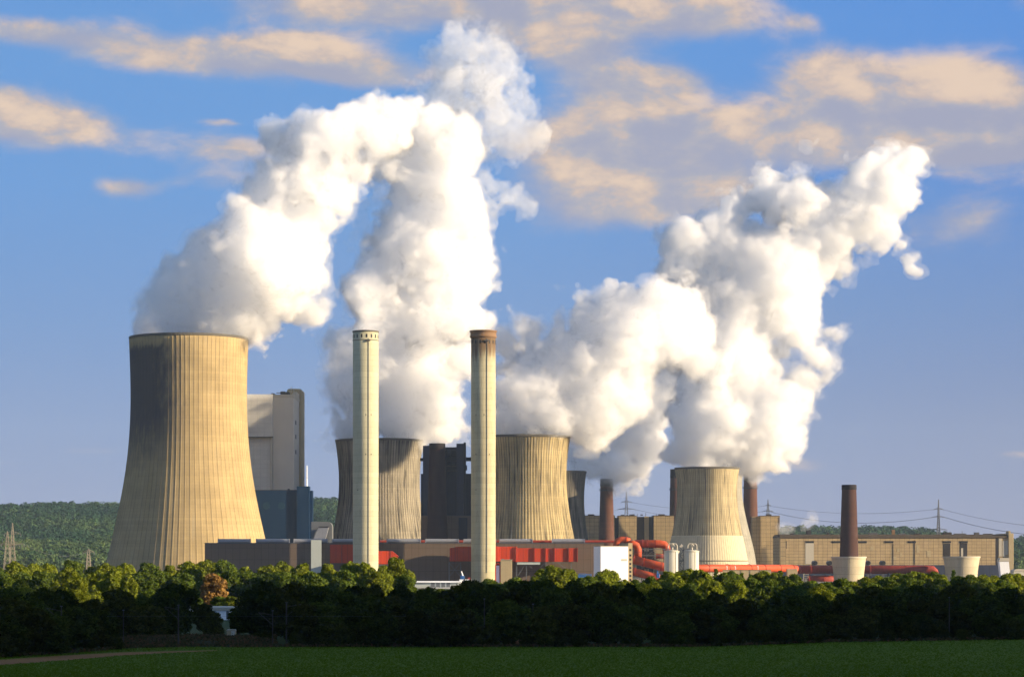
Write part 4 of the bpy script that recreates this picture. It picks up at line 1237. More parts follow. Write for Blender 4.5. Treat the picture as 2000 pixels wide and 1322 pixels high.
MB().box(U2X(821.5, D), U2X(925.5, D), D + 5.6, D + 14.4, V2Z(1007, D) + 0.004, V2Z(1005.8, D)).build("roof_edge", M["steel_d"], t)
MB().box(U2X(895.5, D), U2X(912.5, D), D + 5.5, D + 5.99, 0, V2Z(1010.5, D)).build("door", M["navy"], t)

# ------------------------------------------------------------------ grey boiler house and blue hall behind the tan tower
D = 2150.0
t = empty("grey_boiler_house", Vector((U2X(535, D), D, 0)), "very tall grey boiler house rising right behind the tan cooling tower", "boiler house")
zt = V2Z(769.5, D)
MB().box(U2X(440, D), U2X(532, D), D, D + 60, 0, V2Z(853.5, D)).build("lower_wall", M["grey"], t)
arc = [(D + 1.2 - 5 * math.sin(a), zt - 5 + 5 * math.cos(a)) for a in np.linspace(0, math.pi / 2, 7)]
prof = [(D + 60, V2Z(853, D)), (D + 60, zt)] + [(y, z) for y, z in arc] + [(D - 3.8, V2Z(853, D))]
vs = [(U2X(440, D), y, z) for y, z in prof] + [(U2X(532.5, D), y, z) for y, z in prof]
n = len(prof)
MB().add(vs, [tuple(range(n)), tuple(range(2 * n - 1, n - 1, -1))] + [(i, i + n, (i + 1) % n + n, (i + 1) % n) for i in range(n)]).build("upper_wall", M["grey"], t)
MB().box(U2X(439, D), U2X(533.5, D), D - 4.3, D - 0.2, V2Z(854.5, D), V2Z(852.9, D) - 0.02).build("ledge", M["rim"], t)
MB().box(U2X(528, D), U2X(532.4, D), D - 1.2, D - 0.02, 0, V2Z(855, D)).build("corner_strip", M["greyl"], t)
MB().box(U2X(532.7, D), U2X(572.5, D), D + 3, D + 60, 0, V2Z(776, D)).build("wall", M["grey_b"], t)
MB().box(U2X(532.7, D), U2X(573.5, D), D + 2.4, D + 60, V2Z(776, D) + 0.004, V2Z(770, D)).build("parapet", M["greyl"], t)
for v in (822, 850, 880):
    MB().box(U2X(572.5, D) + 0.01, U2X(572.5, D) + 0.3, D + 22, D + 29, V2Z(v + 4, D), V2Z(v - 4, D)).build("slot_window", M["black"], t)
DB = D + 62.5
MB().bbox(U2X(560, DB), U2X(588.5, DB), DB, DB + 36, 0, V2Z(759, DB), 1.5).build("end_tower", M["tan"], t)
MB().prism([(U2X(562, D), V2Z(769.9, D) + 0.01), (U2X(573, D), V2Z(769.9, D) + 0.01), (U2X(573, D), V2Z(760.5, D)), (U2X(569, D), V2Z(760.5, D)), (U2X(565, D), V2Z(764, D))], D + 30, D + 60).build("curved_head", M["greyl"], t)
for (a, b, v0) in ((528, 534, 766.5), (546, 555, 763), (556, 563, 764)):
    MB().box(U2X(a, D), U2X(b, D), D + 8, D + 18, V2Z(770, D) + 0.01, V2Z(v0, D)).build("roof_unit", M["rim"], t)
MB().tube([(U2X(538, D), D + 8, V2Z(766, D)), (U2X(546, D), D + 8, V2Z(766, D))], 0.4, 6).build("roof_pipe", M["rim"], t)
for u, v0 in ((566, 752.5), (571, 756)):
    MB().tube([(U2X(u, D), D + 14, V2Z(764, D)), (U2X(u, D), D + 14, V2Z(v0, D))], 0.3, 6).build("aerial", M["greyl"], t)

D = 2080.0
t = empty("blue_hall", Vector((U2X(550, D), D, 0)), "deep blue windowless hall with two faded round discs", "hall")
MB().box(U2X(470, D), U2X(580, D), D, D + 12, 0, V2Z(957.5, D)).build("wall", M["blue"], t)
MB().box(U2X(469, D), U2X(580, D), D - 0.4, D + 12.3, V2Z(957.5, D) + 0.004, V2Z(956.3, D)).build("roof_edge", M["bluegrey"], t)
MB().box(U2X(580.2, D), U2X(604.5, D), D - 2.5, D + 9, 0, V2Z(949.5, D)).build("stair_tower", M["blue"], t)
MB().box(U2X(604.7, D), U2X(610, D), D + 3, D + 11, 0, V2Z(957.5, D)).build("side_wing", M["blue"], t)
for u in (520.3, 549.8):
    MB().disc((U2X(u, D), V2Z(987.5, D)), 7.0 * D / F, D - 0.25, 32, 0.22).build("round_disc", M["bluel"], t)
MB().box(U2X(561, D), U2X(565, D), D + 3, D + 5, V2Z(956.3, D) + 0.004, V2Z(954, D)).build("roof_unit", M["black"], t)
solid("antenna_mast", MB().tube([P(599.5, 951, D + 5), P(599.5, 938, D + 5)], 0.55, 8).tube([P(597.8, 946, D + 5), P(601.2, 946, D + 5)], 0.35, 6).tube([P(598.2, 935, D + 5), P(600.9, 935, D + 5)], 0.35, 6).tube([P(598.6, 949, D + 5), P(598.6, 935, D + 5)], 0.2, 6).tube([P(600.5, 949, D + 5), P(600.5, 935, D + 5)], 0.2, 6).tube([P(599.5, 938, D + 5), P(599.5, 909, D + 5)], 0.38, 6),
      M["white"], "thin white antenna mast on the blue hall's stair tower", "antenna")

# conveyor gallery head between blue hall and grey tower
D = 1935.0
t = empty("gallery_house", Vector((U2X(628, D), D, 0)), "grey transfer house with a rounded corner and a sloping pale conveyor", "building")
pts = [(U2X(608, D), 0), (U2X(648.5, D), 0), (U2X(648.5, D), V2Z(1028, D))] + [(U2X(648.5, D) - 4.5 + 4.5 * math.cos(a), V2Z(1028, D) + 4.0 * math.sin(a)) for a in np.linspace(0.2, math.pi / 2, 6)] + [(U2X(608, D), V2Z(1018.3, D))]
MB().prism(pts, D, D + 14).build("wall", M["steel"], t)
D2 = D - 8
MB().prism([(U2X(612.5, D2), V2Z(1052, D2)), (U2X(635.5, D2), V2Z(1052, D2)), (U2X(642, D2), V2Z(1029, D2)), (U2X(622, D2), V2Z(1029.5, D2))], D2, D2 + 5).build("conveyor", M["silver"], t)
MB().box(U2X(622, D2), U2X(642, D2), D2 - 0.5, D2 + 5.5, V2Z(1029.4, D2) + 0.01, V2Z(1027.6, D2)).build("conveyor_head", M["recess"], t)
for u in (616, 634):
    MB().box(U2X(u, D2) - 0.4, U2X(u, D2) + 0.4, D2 + 1.5, D2 + 2.3, 0, V2Z(1050, D2)).build("leg", M["steel_d"], t)


# ------------------------------------------------------------------ ground
def ground_mat(name, a, b, c, s1, s2, rough=0.95, stretch=(1, 1, 1), bumpy=0.3):
    m, g = new_mat(name)
    tc = g.n("ShaderNodeTexCoord").outputs["Object"]
    v = g.vmath("MULTIPLY", tc, stretch)
    n1 = g.noise(v, s1, 6.0, 0.65)
    n2 = g.noise(tc, s2, 6.0, 0.7)
    col = g.mix(g.maprange(n1, 0.32, 0.68), c4(a), c4(b))
    col = g.mix(g.math("MULTIPLY", g.maprange(n2, 0.45, 0.72), 0.7), col, c4(c))
    finish(g, col, rough, 0.1, bump=n2, bstr=bumpy, bdist=0.4)
    return m


M["ground"] = ground_mat("meadow_ground", (0.030, 0.050, 0.010), (0.042, 0.062, 0.012), (0.050, 0.050, 0.016), 0.02, 0.25)
M["field"] = ground_mat("young_crop_green", (0.070, 0.118, 0.003), (0.092, 0.146, 0.004), (0.075, 0.098, 0.004), 0.035, 1.6, stretch=(0.25, 1.0, 1.0), bumpy=0.8)
M["path"] = ground_mat("bare_earth", (0.22, 0.105, 0.04), (0.27, 0.14, 0.055), (0.14, 0.075, 0.03), 0.06, 1.2, stretch=(0.3, 1, 1))
M["yard"] = ground_mat("yard_gravel", (0.16, 0.14, 0.11), (0.20, 0.18, 0.14), (0.12, 0.11, 0.09), 0.03, 0.3)
M["hillsoil"] = ground_mat("hill_forest_floor", (0.030, 0.045, 0.018), (0.04, 0.06, 0.022), (0.05, 0.06, 0.025), 0.004, 0.03)


def sheet(name, pts, z, mat):
    o = mesh_obj(name, [(x, y, z) for x, y in pts], [tuple(range(len(pts)))], mat)
    return tag(o, kind="structure")


gs = 9000.0
sheet("ground", [(-gs, -gs), (gs, -gs), (gs, gs), (-gs, gs)], 0.0, M["ground"])
VB = [(-120, 1289), (0, 1284), (120, 1276), (200, 1271), (240, 1266), (400, 1262), (470, 1264), (560, 1263), (1000, 1263), (1350, 1263), (1500, 1259), (1620, 1254), (2000, 1248), (2120, 1247)]


def vbase(u):
    return float(np.interp(u, [p[0] for p in VB], [p[1] for p in VB]))


def dfront(u):
    return 15.0 * F / (vbase(u) - HOR)


edge = [(U2X(u, dfront(u) + 2), dfront(u) + 2) for u in range(-120, 2121, 40)]
sheet("field", [(-300, -60), (300, -60), (300, edge[-1][1])] + edge[::-1] + [(-300, edge[0][1])], 0.006, M["field"])
pl = []
for (u, v0, v1) in ((-150, 1301, 1312), (0, 1288, 1298), (120, 1280, 1289.5), (240, 1273.5, 1279.5), (330, 1271.2, 1274.2), (430, 1269.2, 1270.0)):
    pl.append((u, 15 * F / (v0 - HOR), 15 * F / (v1 - HOR)))
sheet("dirt_path", [(U2X(u, b), b) for u, a, b in pl] + [(U2X(u, a), a) for u, a, b in reversed(pl)], 0.012, M["path"])
sheet("works_yard", [(-420, 1420), (1000, 1420), (1000, 3000), (-700, 3000)], 0.006, M["yard"])

# low grassy bank along the railway at the left
bank_pts = []
nu = 60
vs, fs = [], []
prof_b = [(0.0, 0.0), (2.0, 0.5), (5.0, 1.1), (8.0, 1.3), (13.0, 1.3), (18.0, 0.0)]
for i in range(nu + 1):
    u = 215 + (540 - 215) * i / nu
    e = min(1.0, min(i, nu - i) / 10.0)
    D0 = 15 * F / (1263.5 - HOR)
    for dy, z in prof_b:
        vs.append((U2X(u, D0), D0 + 2 + dy, z * e * (0.85 + 0.3 * math.sin(i * 1.7) * 0.3) - 0.02))
npf = len(prof_b)
for i in range(nu):
    for j in range(npf - 1):
        a = i * npf + j
        fs.append((a, a + npf, a + npf + 1, a + 1))
M["bank"] = ground_mat("weedy_bank", (0.022, 0.028, 0.008), (0.030, 0.034, 0.01), (0.05, 0.026, 0.014), 0.12, 0.9, bumpy=1.0)
tag(mesh_obj("embankment", vs, fs, M["bank"], None, True), kind="structure")

# far hills
RID0 = [(-400, 996), (-200, 992), (0, 990), (60, 989), (110, 987), (230, 988), (400, 984), (600, 979), (650, 978), (700, 988), (850, 1010), (1000, 1034), (1200, 1046), (1420, 1044), (1523, 1036), (1560, 1033),
       (1640, 1035), (1700, 1033), (1790, 1035), (1812, 1046), (1870, 1062), (1930, 1062), (1975, 1055), (2050, 1051), (2300, 1040)]
RID = [(a_, b_ + 13) for a_, b_ in RID0]
DR = 4600.0


def hill_z(x, y):
    """ridge along DR, falling away to both sides"""
    u = 1000 + x / DR * F
    zr = (HOR - np.interp(u, [p[0] for p in RID], [p[1] for p in RID])) / F * DR + CAM_Z
    f = np.clip((y - 2950.0) / (DR - 2950.0), 0, 1)
    f = np.where(y > DR, np.clip(1 - (y - DR) / 2500.0, 0, 1), f)
    f = f ** 1.25
    bumps = 7.0 * np.sin(x * 0.011 + y * 0.004) * np.sin(y * 0.006 + 1.3) + 4.0 * np.sin(x * 0.027 + 2.0) * np.cos(y * 0.013)
    return zr * f + bumps * f * (1 - f) * 3.0 - 0.5


gx = np.linspace(-1500, 1500, 121)
gy = np.linspace(2900, 7200, 90)
X, Y = np.meshgrid(gx, gy)
Z = hill_z(X, Y)
vv = np.stack([X.ravel(), Y.ravel(), Z.ravel()], 1)
ii = np.arange(len(gy) - 1)[:, None] * len(gx) + np.arange(len(gx) - 1)[None, :]
ii = ii.ravel()
tag(np_mesh("hills", vv, np.stack([ii, ii + 1, ii + len(gx) + 1, ii + len(gx)], 1), M["hillsoil"], None, True), kind="structure")


# ------------------------------------------------------------------ foliage
def leaf_mat(name, dark, mid, light, trans=0.35, objvar=0.35):
    m, g = new_mat(name)
    geo = g.n("ShaderNodeNewGeometry")
    inf = g.n("ShaderNodeObjectInfo")
    r = geo.outputs["Random Per Island"]
    col = g.ramp(r, [(0.0, c4(dark)), (0.5, c4(mid)), (1.0, c4(light))])
    k = g.math("MULTIPLY_ADD", inf.outputs["Random"], objvar, 1.0 - objvar / 2)
    sc = g.n("ShaderNodeVectorMath", operation="SCALE", ins={0: col, "Scale": k}).outputs[0]
    d = g.n("ShaderNodeBsdfDiffuse", ins={"Color": sc})
    t = g.n("ShaderNodeBsdfTranslucent", ins={"Color": g.vmath("MULTIPLY", sc, (1.15, 1.1, 0.6))})
    mx = g.n("ShaderNodeMixShader", ins={0: trans, 1: d.outputs[0], 2: t.outputs[0]})
    out = g.n("ShaderNodeOutputMaterial")
    g.t.links.new(mx.outputs[0], out.inputs["Surface"])
    return m


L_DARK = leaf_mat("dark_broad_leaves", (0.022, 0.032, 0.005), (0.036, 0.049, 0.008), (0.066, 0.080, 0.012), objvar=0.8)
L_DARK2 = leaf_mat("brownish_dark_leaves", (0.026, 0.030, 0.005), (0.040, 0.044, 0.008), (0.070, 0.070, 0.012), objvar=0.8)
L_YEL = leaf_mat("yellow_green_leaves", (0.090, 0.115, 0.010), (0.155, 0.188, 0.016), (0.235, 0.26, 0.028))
L_MID = leaf_mat("mid_green_leaves", (0.045, 0.072, 0.012), (0.075, 0.11, 0.016), (0.12, 0.155, 0.024))
L_RUST = leaf_mat("rusty_brown_leaves", (0.17, 0.095, 0.03), (0.26, 0.15, 0.045), (0.34, 0.21, 0.07))
L_HILL = leaf_mat("hill_wood_leaves", (0.022, 0.045, 0.016), (0.045, 0.075, 0.022), (0.09, 0.12, 0.03), objvar=0.0)
L_SHRUB = leaf_mat("dull_shrub_leaves", (0.022, 0.028, 0.005), (0.036, 0.042, 0.007), (0.055, 0.058, 0.01))
L_WEED = leaf_mat("dry_weeds", (0.05, 0.05, 0.02), (0.075, 0.065, 0.028), (0.13, 0.07, 0.04))
M["bark"] = mat_plain("rough_bark", (0.055, 0.045, 0.035), 0.95, 0.25, 3.0)


def leaf_quads(pos, nrm, size, rng, wild=0.65):
    """diamond shaped leaf clumps round points, roughly facing nrm"""
    n = len(pos)
    a = rng.normal(size=(n, 3))
    nn = nrm + rng.normal(size=(n, 3)) * wild
    nn /= np.linalg.norm(nn, axis=1, keepdims=True) + 1e-9
    a -= nn * (a * nn).sum(1, keepdims=True)
    a /= np.linalg.norm(a, axis=1, keepdims=True) + 1e-9
    b = np.cross(nn, a)
    s = (size * rng.uniform(0.6, 1.35, n))[:, None]
    w = s * rng.uniform(0.5, 0.85, n)[:, None]
    k = nn * s * 0.18
    v = np.stack([pos - a * s + k, pos - b * w - k, pos + a * s + k, pos + b * w - k], 1).reshape(-1, 3)
    q = np.arange(4 * n).reshape(-1, 4)
    return v, q


def crown_points(shape, n, rng):
    """points on and in a crown of unit height (z 0..1) and unit half-width about the axis"""
    L = []
    if shape == "round":
        env = lambda z: math.sqrt(max(0.0, 1 - ((z - 0.52) / 0.50) ** 2))
        nl = 26
    elif shape == "broad":
        env = lambda z: math.sqrt(max(0.0, 1 - ((z - 0.42) / 0.60) ** 2)) * (0.95 if z < 0.6 else 0.9)
        nl = 30
    elif shape == "oval":
        env = lambda z: math.sqrt(max(0.0, 1 - ((z - 0.48) / 0.53) ** 2)) * (1.08 - 0.25 * z)
        nl = 26
    elif shape == "spire":
        env = lambda z: max(0.05, (1 - z) ** 0.75) * min(1.0, 0.45 + z * 4)
        nl = 30
    else:
        env = lambda z: min(1.0, 0.35 + z * 3.5) * max(0.0, 1 - max(0.0, z - 0.6) ** 1.6 / 0.24)
        nl = 24
    for i in range(nl):
        z = (i + rng.uniform(0, 1)) / nl
        e = env(z)
        a = i * 2.399 + rng.uniform(-0.5, 0.5)
        rr = e * (rng.uniform(0.42, 0.80) if i % 4 else rng.uniform(0.0, 0.35))
        lr = (0.20 + 0.26 * e) * rng.uniform(0.65, 1.2)
        L.append((rr * math.cos(a), rr * math.sin(a), min(z, 0.97), lr))
    L = np.array(L)
    w = L[:, 3] ** 2
    idx = rng.choice(len(L), n, p=w / w.sum())
    d = rng.normal(size=(n, 3))
    d /= np.linalg.norm(d, axis=1, keepdims=True)
    d[:, 2] = np.where(rng.random(n) < 0.35, np.abs(d[:, 2]), d[:, 2])
    rad = rng.uniform(0.35, 1.12, n) ** 0.8
    lr = L[idx, 3]
    return L[idx, :3], d, lr * rad


def make_tree(name, shape, H, W, leaf, n, seed, lmat, trunk_f=0.14, tr=0.022):
    rng = np.random.default_rng(seed)
    c, d, r = crown_points(shape, n, rng)
    z0 = H * trunk_f
    hh = H - z0
    pos = np.stack([c[:, 0] * W / 2 + d[:, 0] * r * W / 2, c[:, 1] * W / 2 + d[:, 1] * r * W / 2, z0 + c[:, 2] * hh * 0.93 + d[:, 2] * r * W / 2 * 0.8], 1)
    pos[:, 2] = np.clip(pos[:, 2], z0 * 0.5, None)
    v, q = leaf_quads(pos, d, leaf, rng)
    t = bpy.data.objects.new(name, None)
    t.empty_display_size = 1.0
    COL.objects.link(t)
    np_mesh("crown", v, q, lmat, t)
    rnd = random.Random(seed)
    mb = MB()
    lean = rnd.uniform(-0.03, 0.03)
    top = H * 0.72
    mb.tube([(0, 0, -0.2), (lean * H * 0.3, 0.0, H * 0.25), (lean * H * 0.6, 0.02 * H, H * 0.5), (lean * H, 0.0, top)], [H * tr * 1.25, H * tr, H * tr * 0.65, H * tr * 0.2], 7)
    for k in range(7):
        a = k * 2.4 + rnd.uniform(-0.4, 0.4)
        zb = H * (trunk_f + 0.04 + 0.07 * k)
        Lb = W * 0.36 * (1 - 0.06 * k)
        mb.tube([(lean * zb, 0, zb), (lean * zb + Lb * 0.5 * math.cos(a), Lb * 0.5 * math.sin(a), zb + Lb * 0.35), (lean * zb + Lb * math.cos(a), Lb * math.sin(a), zb + Lb * 0.75)], [H * tr * 0.5, H * tr * 0.32, H * tr * 0.1], 5)
    mb.build("trunk", M["bark"], t)
    return t


# one of each kind, then copies
PROTO = {}


def proto(key, name, shape, H, W, leaf, n, seed, lmat, **kw):
    PROTO.setdefault(key, []).append([make_tree(name, shape, H, W, leaf, n, seed, lmat, **kw), H, W, False])


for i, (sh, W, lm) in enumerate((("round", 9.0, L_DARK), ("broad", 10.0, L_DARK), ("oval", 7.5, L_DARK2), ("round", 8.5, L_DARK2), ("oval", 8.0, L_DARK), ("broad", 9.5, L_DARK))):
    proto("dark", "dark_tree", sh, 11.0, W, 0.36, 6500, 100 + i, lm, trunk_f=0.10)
for i, (sh, W) in enumerate((("broad", 5.5), ("round", 5.0), ("broad", 6.5))):
    proto("shrub", "dark_shrub", sh, 4.0, W, 0.27, 2600, 140 + i, L_SHRUB, trunk_f=0.03)
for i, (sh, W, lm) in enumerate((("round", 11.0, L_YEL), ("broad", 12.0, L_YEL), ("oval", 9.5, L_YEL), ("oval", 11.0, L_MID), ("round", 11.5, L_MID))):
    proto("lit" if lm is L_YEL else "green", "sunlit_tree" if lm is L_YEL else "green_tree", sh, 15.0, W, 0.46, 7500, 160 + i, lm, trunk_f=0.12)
proto("spire", "slim_tree", "spire", 13.0, 4.2, 0.45, 1800, 180, L_MID, trunk_f=0.05)
proto("rust", "rusty_tree", "oval", 11.0, 9.0, 0.45, 4200, 190, L_RUST, trunk_f=0.10)
proto("tall", "pointed_tree", "column", 16.0, 12.0, 0.45, 8000, 195, L_YEL, trunk_f=0.05)

LM = [(20, "left edge pylons"), (115, "far wooded hill"), (225, "left foot of the tan tower"), (320, "middle of the tan tower"), (415, "rusty brown tree"), (500, "right foot of the tan tower"), (560, "deep blue hall"), (628, "sloping conveyor"),
      (714, "clean pale chimney"), (775, "short red duct"), (855, "dark red brick chimney"), (944, "stained chimney"), (1025, "yellow streaked tower"), (1090, "long red duct's right end"), (1135, "blue containers"), (1197, "white block"), (1265, "sloping red pipes"),
      (1331, "twin silos"), (1400, "pale tower skirt"), (1465, "reddish brick chimney"), (1515, "beige panelled block"), (1570, "red pipe's bend"), (1657, "basin under the thick chimney"), (1740, "middle of the beige hall"), (1820, "horizon pylon at right"), (1878, "lone flared basin"), (1960, "leaning white hopper")]
TREES = []                        # key, u, D, height, width factor, row words


def add_tree(key, u, D, H, wf, row):
    TREES.append((key, u, D, H, wf, row))


rt = random.Random(5)
TOPS = [(-60, 1143), (0, 1143), (60, 1142), (105, 1158), (150, 1143), (190, 1168), (240, 1148), (280, 1170), (320, 1142), (365, 1146), (385, 1172), (410, 1195), (450, 1215), (466, 1150), (480, 1130), (520, 1128), (545, 1140), (600, 1134), (720, 1140), (790, 1143), (830, 1137),
        (845, 1158), (870, 1150), (900, 1136), (940, 1129), (1000, 1132), (1060, 1127), (1130, 1134), (1250, 1140), (1330, 1150), (1400, 1153), (1500, 1163), (1560, 1166), (1620, 1150), (1700, 1140), (1800, 1145), (1880, 1142), (1960, 1150), (2060, 1150)]
topv = lambda u: float(np.interp(u, [p[0] for p in TOPS], [p[1] for p in TOPS]))
for (row, dd, step, drop, jit, words) in ((0, 3.5, 58, 44, 12, "front"), (1, 22, 50, 16, 10, "middle"), (2, 48, 50, 0, 11, "back")):
    u = -70 + row * 17
    while u < 2075:
        uu = u + rt.uniform(-12, 12)
        u += step * rt.uniform(0.8, 1.25)
        if 372 < uu < 474 and row > 0:
            continue
        if 205 < uu < 530 and row == 0:
            continue                      # the open bank with the poles
        D = dfront(uu) + dd + rt.uniform(-4, 6) + (14 if 205 < uu < 560 else 0)
        vt = topv(uu) + drop + rt.uniform(-jit * 0.4, jit)
        H = V2Z(vt, D)
        if H < 3.5:
            continue
        add_tree("dark", uu, D, H, rt.uniform(0.85, 1.2), words)
for (u, vt, D) in ((416, 1193, 455), (398, 1178, 520), (466, 1182, 500)):
    add_tree("dark" if D < 500 else "dark", u, D, V2Z(vt, D), 0.8, "middle")
# lighter trees in the sun beyond
for i in range(17):                  # far left row with bright rounded tops
    u = -15 + i * 38 + rt.uniform(-8, 8)
    add_tree("lit" if i % 4 else "green", u, 985 + rt.uniform(-25, 40), V2Z(rt.choice([1095, 1098, 1101, 1104]) + rt.uniform(-2, 3), 985), rt.uniform(0.9, 1.15), "far")
for i in range(16):
    u = 0 + i * 40 + rt.uniform(-10, 10)
    add_tree("green", u, 900 + rt.uniform(-20, 20), V2Z(1117 + rt.uniform(-5, 6), 900), rt.uniform(1.0, 1.25), "nearer")
for (key, u, vt, D, wf) in (
    ("lit", 195, 1114, 800, .9), ("lit", 222, 1110, 790, .9), ("lit", 250, 1121, 780, .8), ("lit", 130, 1108, 840, .9), ("green", 40, 1131, 690, .8), ("lit", 52, 1145, 680, .6), ("green", 8, 1125, 700, .9),
    ("rust", 418, 1119, 775, 1.0), ("green", 380, 1163, 700, .8), ("green", 432, 1165, 700, .9), ("lit", 455, 1164, 695, .9), ("green", 350, 1150, 720, .9), ("green", 290, 1150, 720, .9), ("lit", 150, 1126, 720, .8),
    ("green", 560, 1118, 760, 1.0), ("green", 610, 1115, 770, 1.0), ("lit", 640, 1098, 880, 1.0), ("lit", 588, 1101, 890, 1.0), ("green", 665, 1113, 780, 1.0), ("lit", 690, 1097, 880, .95), ("lit", 716, 1099, 870, .8),
    ("lit", 730, 1112, 820, .8), ("tall", 772, 1087, 860, 1.0), ("tall", 748, 1103, 850, .8), ("green", 795, 1122, 800, .8), ("lit", 845, 1152, 650, .8), ("lit", 866, 1150, 680, .8), ("green", 880, 1155, 640, .8),
    ("green", 960, 1130, 720, .9), ("green", 1003, 1127, 720, .9), ("lit", 1083, 1104.5, 830, 1.15), ("lit", 1060, 1108, 850, 1.0), ("lit", 1108, 1112, 840, .9), ("green", 1135, 1127, 730, .9), ("green", 1150, 1124, 740, .9),
    ("lit", 1188, 1112, 800, .95), ("lit", 1172, 1118, 790, .8), ("lit", 1215, 1132, 700, .8), ("lit", 1255, 1138, 680, .7), ("green", 1240, 1131, 720, .8), ("lit", 1275, 1136, 690, .8), ("green", 1268, 1125, 780, .7),
    ("lit", 1305, 1113, 820, 1.0), ("lit", 1340, 1111, 830, 1.15), ("lit", 1371, 1113, 820, 1.0), ("lit", 1388, 1130, 760, .8), ("lit", 1320, 1122, 760, .9),
    ("spire", 1398, 1105, 850, 1.0), ("green", 1410, 1118, 790, .8), ("green", 1428, 1114, 800, .9), ("spire", 1449, 1113, 800, 1.0), ("spire", 1443, 1120, 790, .9), ("spire", 1465, 1116, 800, .8),
    ("lit", 1490, 1115, 820, 1.0), ("lit", 1515, 1116, 820, .9), ("spire", 1524, 1109, 810, 1.1), ("green", 1550, 1121, 760, .9), ("green", 1540, 1131, 730, .9), ("green", 1580, 1134, 720, 1.0), ("green", 1610, 1136, 720, 1.0), ("green", 1640, 1129, 740, 1.0),
    ("lit", 1600, 1140, 700, .8), ("lit", 1665, 1133, 760, .9), ("lit", 1690, 1127, 800, .9), ("lit", 1716, 1124, 820, .9), ("green", 1735, 1126, 760, 1.0), ("lit", 1752, 1117, 850, 1.0), ("lit", 1780, 1116, 850, 1.0), ("lit", 1804, 1119, 830, .8),
    ("green", 1822, 1116, 840, .8), ("lit", 1840, 1120, 830, .8), ("spire", 1862, 1108, 840, 1.0), ("green", 1870, 1124, 790, .9), ("green", 1893, 1122, 790, .9), ("lit", 1915, 1123, 800, .9), ("green", 1922, 1131, 730, .9), ("lit", 1938, 1124, 820, .9),
    ("lit", 1962, 1120, 830, .9), ("lit", 1985, 1118, 830, 1.0), ("lit", 2010, 1119, 830, 1.0), ("green", 1955, 1131, 740, .9), ("green", 1780, 1128, 750, 1.0), ("green", 1840, 1130, 740, .9), ("green", 1700, 1136, 720, .9),
    ("green", 1345, 1138, 700, .8), ("green", 1470, 1128, 740, .9), ("lit", 1440, 1133, 720, .8), ("green", 1500, 1130, 740, .9)):
    add_tree(key, u, D + rt.uniform(-6, 6), V2Z(vt, D), wf, "lone" if key in ("rust", "tall") else "sunny")
# shrubs along the foot of the dark trees
u = -60
while u < 2070:
    if not (225 < u < 520):
        add_tree("shrub", u, dfront(u) + rt.uniform(0.0, 3.0), rt.uniform(1.8, 4.2), rt.uniform(0.8, 1.3), "edge")
    u += rt.uniform(34, 66)
for (u, v, D) in ((230, 1230, 436), (262, 1238, 440), (500, 1236, 442), (520, 1232, 440), (478, 1240, 446)):
    add_tree("shrub", u, D, V2Z(v, D), 1.0, "edge")

KIND_WORDS = {"dark": "dark shaded tree", "shrub": "dark low shrub", "lit": "bright yellow-green tree", "green": "mid-green tree", "spire": "slim pointed tree", "rust": "rusty brown tree", "tall": "tall sunlit tree"}
GROUPS = {"dark": "dark trees along the field", "shrub": "shrubs along the field edge", "lit": "sunlit yellow-green trees", "green": "green trees before the power station", "spire": "slim pointed trees", "rust": None, "tall": "tall trees beside the clean chimney"}
ORD = ["leftmost", "second from left", "third from left", "fourth from left", "fifth from left", "sixth from left", "seventh from left"]
ROWW = {"front": "in the front row", "middle": "in the middle row", "back": "in the back row", "far": "in the far row", "nearer": "in the second row", "sunny": "", "lone": "", "edge": "at the field edge"}
bins = {}
for i, tr in enumerate(TREES):
    lm = min(LM, key=lambda q: abs(q[0] - tr[1]))[1]
    bins.setdefault((tr[0], tr[5], lm), []).append(i)
labels = {}
for (key, row, lm), ids in bins.items():
    ids.sort(key=lambda i: TREES[i][1])
    for r_, i in enumerate(ids):
        s_ = KIND_WORDS[key] + (" " + ROWW[row] if ROWW[row] else "") + " below the " + lm
        if key == "rust":
            s_ = "rounded rusty brown tree standing out among green trees"
        elif len(ids) > 1:
            s_ += ", " + ("rightmost" if r_ == len(ids) - 1 else ORD[r_])
        labels[i] = s_
CATS = {"shrub": "shrub"}
nxt = {}
for i, (key, u, D, H, wf, row) in enumerate(TREES):
    ps = PROTO[key]
    j = nxt.get(key, rt.randrange(len(ps)))
    nxt[key] = (j + 1 + (rt.random() < 0.4)) % len(ps)
    pr = ps[j % len(ps)]
    if not pr[3]:
        o = pr[0]
        pr[3] = True
    else:
        o = copy_tree(pr[0])
    s = H / pr[1]
    o.location = (U2X(u, D), D, 0.0)
    wmax = max(wf * (s ** 0.35) if s < 1 else wf * s ** 0.5, 0.3)
    if key in ("shrub", "spire", "rust", "tall"):
        wmax = wf * s
    o.scale = (wmax, wmax, s)
    o.rotation_euler = (0, 0, rt.uniform(0, 6.28))
    lab = labels[i]
    if len(lab.replace("-", " ").split()) > 16:
        lab = lab.replace(" in the ", " ").replace("the ", "")
    tag(o, lab, CATS.get(key, "tree"), GROUPS[key])
for ps in PROTO.values():
    for pr in ps:
        if not pr[3]:
            for ch in list(pr[0].children):
                bpy.data.objects.remove(ch)
            bpy.data.objects.remove(pr[0])

# far wood on the hills: one mass
rng = np.random.default_rng(77)


def wood(windows, n):
    us, ys = [], []
    for (u0, u1, k) in windows:
        m = int(n * k)
        us.append(rng.uniform(u0, u1, m))
        ys.append(3000 + (DR + 60 - 3000) * rng.uniform(0, 1, m) ** 0.8)
    u = np.concatenate(us); y = np.concatenate(ys)
    x = (u - 1000) / F * y
    return x, y, hill_z(x, y)


